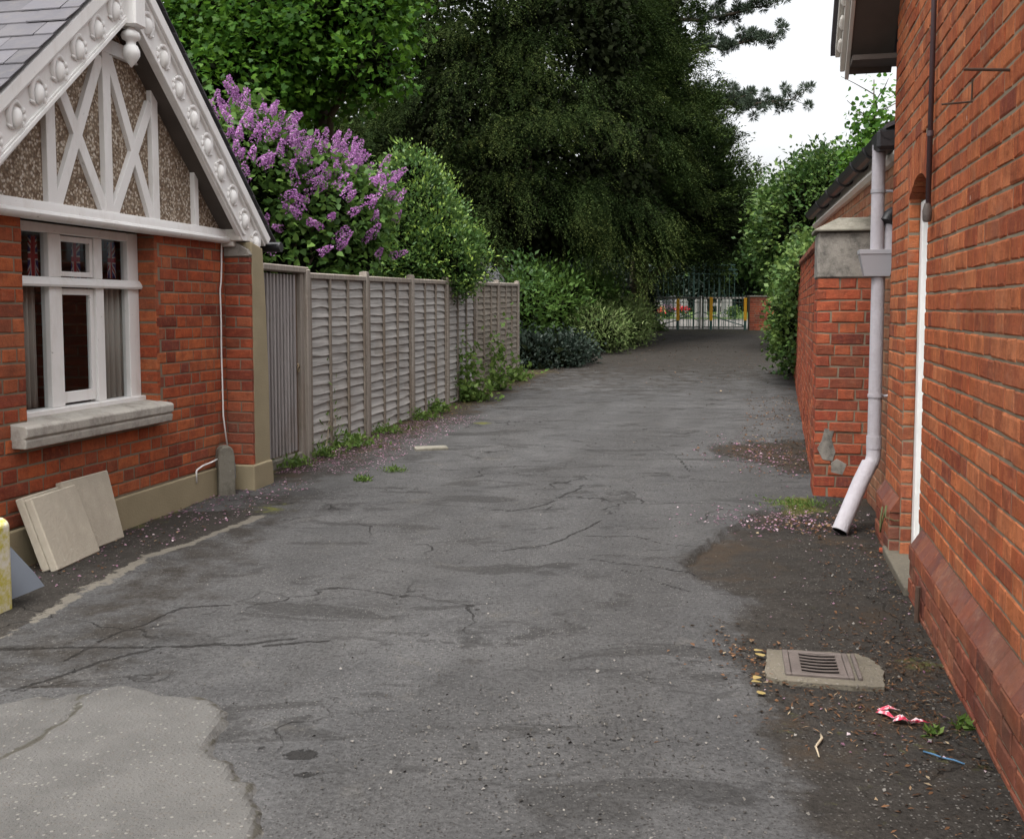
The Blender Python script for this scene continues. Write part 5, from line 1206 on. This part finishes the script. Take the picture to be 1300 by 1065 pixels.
E = [(5.55, 16, 4.15, .42, .5, .85), (5.7, 16, 3.7, .7, .7, .6), (5.35, 15.8, 3.5, .6, .6, .5)]
C, O = ell(330, E, .15, 1.05, 2.5); V, P = rosettes(C, O * .2 + [-.2, -.3, -.15], 7, .082, 0, .8, .12, HEART * [1.1, 1]); leafmesh('crown', V, L['syc'], t)
b = MB(); limb(b, (5.7, 16.2, 0), (5.55, 16, 4.9), .05, .008, .02, 8)
for i in range(14): z = random.uniform(2.8, 4.7); limb(b, (5.6, 16.05, z), (5.6 + random.uniform(-.6, .6), 16 + random.uniform(-.5, .4), z + .25), .01, .004, .05, 3)
b.build('trunk', mt['bark'], t, smooth=True)
# trees beyond
def fartree(x, y, h, r, label, mat, n=700):
    z = g1(min(y, 70)); t = tree('background_tree', (x, y, z), label, 'tree', 'background trees')
    E = [(0, 0, h * .62, r, r, h * .36), (r * .4, -r * .2, h * .42, r * .7, r * .7, h * .28), (-r * .45, 0, h * .45, r * .65, r * .7, h * .3)]
    C, O = ell(n, E, .6, 1.08, h * .12); V, P = rosettes(C, O, 12, .3, .18, 1., .35); leafmesh('crown', V, mat, t); inner(E, 1500, .6, L['inner'], t, h * .12, .1, .8)
    b = MB(); limb(b, (0, 0, -.1), (0, 0, h * .6), .22, .1, .02); b.build('trunk', mt['bark'], t, smooth=True)
for a in ((12.0, 54, 7.0, 2.6, 'light green tree in the gap right of the yews, beyond the gate', L['far']), (16, 62, 7.6, 3.2, 'pale tree beyond the ivy clad tree on the right', L['far']), (8.2, 62, 6.5, 3., 'dark tree straight behind the tall iron screen', L['yew2']),
          (4.6, 60, 7, 3, 'dark tree left of the iron screen in the distance', L['yew2']), (-2, 44, 12, 4.2, 'tall dark tree behind the olive yew', L['yew2']), (-9, 36, 11, 4.2, 'broad leaved tree behind the sycamore', L['far']), (-4.6, 36, 9, 3.2, 'dark tree in the gap between sycamore and olive yew', L['yew2']), (-15, 30, 11, 4.5, 'broad leaved tree far left behind the lodge roof', L['far']), (22, 50, 8, 4, 'tree far right behind the annexe', L['far'])): fartree(*a)

shrub('clipped_hedge', [(x, 53.5, 2.2, 1.1, .8, 1.6) for x in np.arange(2, 17, 1.2)], 1500, 12, .2, .12, L['darkivy'], 'dark clipped hedge beyond the headstones', 1.3, .2, 2500, .4, 'hedge')
# ------------------------------------------------------------------ small stuff on the ground
def scatter(n, f, size, w=.8, z=.006, flat=.25):
    P = np.zeros((0, 3))
    xy = f(n); P = np.stack([xy[:, 0], xy[:, 1], gh(xy[:, 0], xy[:, 1]) + z], 1)
    a = rng.uniform(0, 6.28, len(P)); D = np.stack([np.cos(a), np.sin(a), rng.normal(scale=flat, size=len(P))], 1); k = rng.uniform(.5, 1.4, len(P)) * size
    return kites(P, D, np.array([0, 0, 1.]) + rng.normal(scale=flat, size=P.shape), k, k * w, .2)
def fline(n, y0, y1, o0, o1, sk=1.6):
    y = rng.uniform(y0, y1, n); x = -1.867 + (y - 9.24) * .218 + o0 + (o1 - o0) * rng.uniform(0, 1, n) ** sk; return np.stack([x, y], 1)
def around(n, c, s): return np.array(c) + rng.normal(size=(n, 2)) * np.array(s)
def wallL(n, y0, y1, o0, o1):
    y = rng.uniform(y0, y1, n); x = -2.336 + (y - 6.898) * .2144 + .03 + o0 + (o1 - o0) * rng.uniform(0, 1, n) ** 1.3; return np.stack([x, y], 1)
def wallR(n, y0, y1, o0, o1, sk=1.5):
    y = rng.uniform(y0, y1, n); x = 1.821 + (y - 4.463) * .24 - o0 - (o1 - o0) * rng.uniform(0, 1, n) ** sk; return np.stack([x, y], 1)
o = leafmesh('fallen_petals', [scatter(2600, lambda n: fline(n, 8.4, 12.6, .08, .85), .017), scatter(420, lambda n: wallL(n, 5.0, 8.2, 0, .55), .015), scatter(160, lambda n: wallL(n, 6.6, 8.0, 0, .6), .022), scatter(420, lambda n: around(n, (1.72, 6.62), (.26, .24)), .018), scatter(380, lambda n: around(n, (2.35, 9.3), (.28, .6)), .022), scatter(160, lambda n: wallR(n, 3.0, 7, .03, .7), .013)], L['petal'])
tag(o, 'drifts of fallen pink lilac petals along the foot of the fence and walls', 'petals', None, 'stuff')
o = leafmesh('dead_leaves', [scatter(1053, lambda n: wallR(n, 8.3, 15, .05, .9), 0.0248), scatter(585, lambda n: around(n, (1.5, 3.85), (.16, .3)), 0.0217, .3), scatter(491, lambda n: around(n, (1.28, 3.42), (.2, .16)), 0.0248, .2), scatter(187, lambda n: around(n, (.95, 3.95), (.1, .25)), 0.0186), scatter(585, lambda n: wallR(n, 2.6, 6, .02, .4), 0.0186, .4), scatter(585, lambda n: fline(n, 9, 18, .05, .7), 0.0186), scatter(304, lambda n: around(n, (1.95, 6.45), (.2, .15)), 0.0217), scatter(257, lambda n: wallL(n, 5.2, 8, 0, .5), 0.0155), scatter(585, lambda n: around(n, (4.2, 25), (1.6, 5)), 0.0310), scatter(257, lambda n: around(n, (2.3, 9.6), (.3, .5)), 0.0248)], L['brown'])
tag(o, 'scattered brown dead leaves and twigs along the lane edges', 'leaf litter', None, 'stuff')
def lane(n): 
    y = 2.3 + 9 * rng.uniform(0, 1, n) ** 1.6; return np.stack([axis_x(y) + rng.uniform(-1.2, 3.0, n), y], 1)
o = leafmesh('grit', [scatter(3600, lane, .009, .9, .004, .5), scatter(420, lambda n: wallR(n, 2.5, 6, .02, .6), .011, .9, .004, .5), scatter(500, lambda n: around(n, (.25, 3.1), (.35, .35)), .013, .8, .004, .5)], L['pebble'])
tag(o, 'loose grit and stone chips lying on the worn asphalt', 'grit', None, 'stuff')
for i, ((x, y), lab) in enumerate(zip(((.98, 4.06), (1.0, 3.99), (.93, 3.77), (.89, 3.72), (.90, 3.59)), ('yellow leaf furthest up the lane beside the drain', 'larger yellow leaf just below the furthest one beside the drain', 'yellow leaf level with the middle of the drain surround', 'yellow leaf left of the near corner of the drain', 'yellow leaf nearest the camera below the drain'))):
    P = np.array([[x, y, g1(y) + .012]]); V = shaped(P, np.array([[math.cos(i * 2.), math.sin(i * 2.), .1]]), np.array([[.1, .1, 1.]]), .05 if i == 1 else .04, HEART); o = leafmesh('yellow_leaf', V, L['yleaf'])
    tag(o, lab, 'leaf', 'yellow leaves beside the drain')
# litter
b = MB()
def ribbon(pts, w):
    V = []; pts = [Vector(p) for p in pts]
    for i, p in enumerate(pts):
        t = (pts[min(i + 1, len(pts) - 1)] - pts[max(i - 1, 0)]).normalized(); s = Vector((-t.y, t.x, .5 * math.sin(i * 2.1))).normalized() * w; V += [p - s, p + s]
    b.poly(V, [(2 * i, 2 * i + 1, 2 * i + 3, 2 * i + 2) for i in range(len(pts) - 1)])
z = .014
ribbon([(1.245, 3.46, z), (1.27, 3.42, z + .012), (1.29, 3.385, z), (1.31, 3.365, z + .02), (1.34, 3.37, z)], .012); ribbon([(1.25, 3.465, z + .004), (1.30, 3.47, z + .018), (1.345, 3.47, z + .004)], .010)
ribbon([(1.28, 3.36, z), (1.31, 3.34, z + .022), (1.345, 3.335, z + .006), (1.38, 3.345, z + .012)], .014); ribbon([(1.345, 3.34, z), (1.39, 3.335, z + .012), (1.425, 3.34, z)], .007)
wm = M('wrapper_plastic', .35, .5); wm.color(wm.mix(wm.rng(wm.noise(38, 4, .7), .47, .53), (.50, .03, .07), (.62, .52, .54)))
o = b.build('wrapper', wm.m, None); s_ = o.modifiers.new('t', 'SOLIDIFY'); s_.thickness = .0015; tag(o, 'crumpled red and white plastic wrapper below the drain', 'litter')
for v in o.data.vertices: v.co = Vector((1.325, 3.40, .012)) + (v.co - Vector((1.325, 3.40, .012))) * .78
b = MB(); b.tube([(1.295, 3.13, .012), (1.315, 3.10, .016), (1.335, 3.085, .012), (1.36, 3.06, .016), (1.385, 3.04, .012)], .0028, 6); o = b.build('twine', mt['blue'], None, smooth=True); tag(o, 'short length of blue twine near the foot of the right wall', 'twine')
b = MB(); b.tube([(1.01, 3.26, .012), (1.0, 3.21, .02), (.965, 3.16, .014), (.955, 3.09, .012)], [.003, .005, .004, .002], 6); o = b.build('twig', mt['twig'], None, smooth=True); tag(o, 'bent pale twig lying on the asphalt below the drain', 'twig')
b = MB(); b.bbox(-.035, .035, -.02, .02, 0, .03, .008); o = b.build('brick_fragment', mt['brickP'], None); o.location = (2.13, 5.76, .012); o.rotation_euler = (0, 0, .4); tag(o, 'small broken piece of brick by the doorstep', 'brick fragment')
b = MB(); b.tube([(0, 0, -.05), (.004, 0, .16)], .012, 8); o = b.build('rusty_pipe_stub', mt['rust'], None); o.location = (1.80, 4.47, .01); tag(o, 'rusty upright pipe stub at the near corner of the plinth', 'pipe stub')
b = MB(); b.bbox(-.16, .16, -.07, .05, 0, .035, .008); o = b.build('broken_slab', mt['grey_stone'], None); o.location = (-.78, 9.78, g1(9.8) - .004); o.rotation_euler = (.05, 0, .25); tag(o, 'flat grey broken slab lying in the verge below the fence', 'stone slab')
# weeds
def weed(x, y, r, h, n, Ln, Wd, label, name='weed', shape=None, up=.8):
    z = g1(y); t = empty(name, (x, y, z), 0, label, 'plant', 'weeds along the fence')
    P = np.stack([rng.normal(scale=r * .5, size=n), rng.normal(scale=r * .5, size=n), np.abs(rng.normal(scale=h * .5, size=n))], 1)
    D = unit(rdir(n) + np.array([0, 0, up])); N = rdir(n) + [0, 0, .8]; k = rng.uniform(.6, 1.3, n)
    leafmesh('leaves', kites(P, D, N, Ln * k, Wd * k) if shape is None else shaped(P, D, N, Ln * k, shape), L['weed'], t)
for a in ((-1.88, 8.75, .16, .07, 170, .06, .018, 'grassy weed tuft at the foot of the garden door'), (-1.74, 9.35, .16, .08, 190, .07, .016, 'grass tuft at the foot of the first fence post'), (-1.58, 9.95, .28, .12, 260, .06, .030, 'broad clump of green weeds in front of the first fence panel'),
          (-1.36, 11.0, .2, .08, 150, .05, .025, 'low weeds in front of the second fence panel'), (-1.10, 12.2, .22, .10, 170, .06, .03, 'low weeds in front of the third fence panel'), (-.95, 13.0, .2, .14, 170, .06, .035, 'leafy weeds in front of the fourth fence panel'),
          (-.58, 14.5, .30, .20, 300, .08, .05, 'green weeds spreading below the fifth fence panel'), (-1.18, 8.05, .06, .03, 120, .04, .012, 'small grass tuft growing through a crack in the lane'), (-.98, 8.5, .10, .03, 110, .04, .012, 'thin patch of grass on the lane edge below the fence')): weed(*a)
weed(-.62, 14.35, .28, .75, 420, .085, .055, 'tall leafy bramble climbing the fence at the fourth post', 'bramble'); weed(-.22, 15.9, .22, .9, 260, .09, .06, 'light green leafy sprig against the dark last fence panels', 'bramble'); weed(-.05, 17.6, .4, .25, 320, .1, .06, 'bright ground weeds by the far end of the fence', 'weed')
weed(1.50, 3.32, .035, .02, 26, .035, .02, 'tiny green seedling in the litter by the right wall', 'seedling'); weed(1.385, 3.27, .03, .012, 22, .035, .015, 'tiny green sprig beside the plastic wrapper', 'seedling'); weed(2.02, 7.1, .22, .02, 380, .03, .008, 'mossy grass patch at the foot of the pier', 'grass_patch')
t = empty('climbing_weed', (FO[0] + .1, FO[1] + .55, g1(9.8)), FA, 'thin green stems climbing the first fence panel', 'plant')
P = np.stack([rng.normal(.03, .02, 70), rng.normal(0, .12, 70), np.abs(rng.normal(0, .35, 70))], 1); leafmesh('leaves', kites(P, rdir(70) + [0, 0, 1.2], rdir(70), .06, .015), L['weed'], t)
b = MB()
for i in range(6): limb(b, (.03, random.uniform(-.15, .15), 0), (.03, random.uniform(-.2, .2), random.uniform(.3, .8)), .003, .001, .05, 4)
b.build('stems', mt['twig'], t)
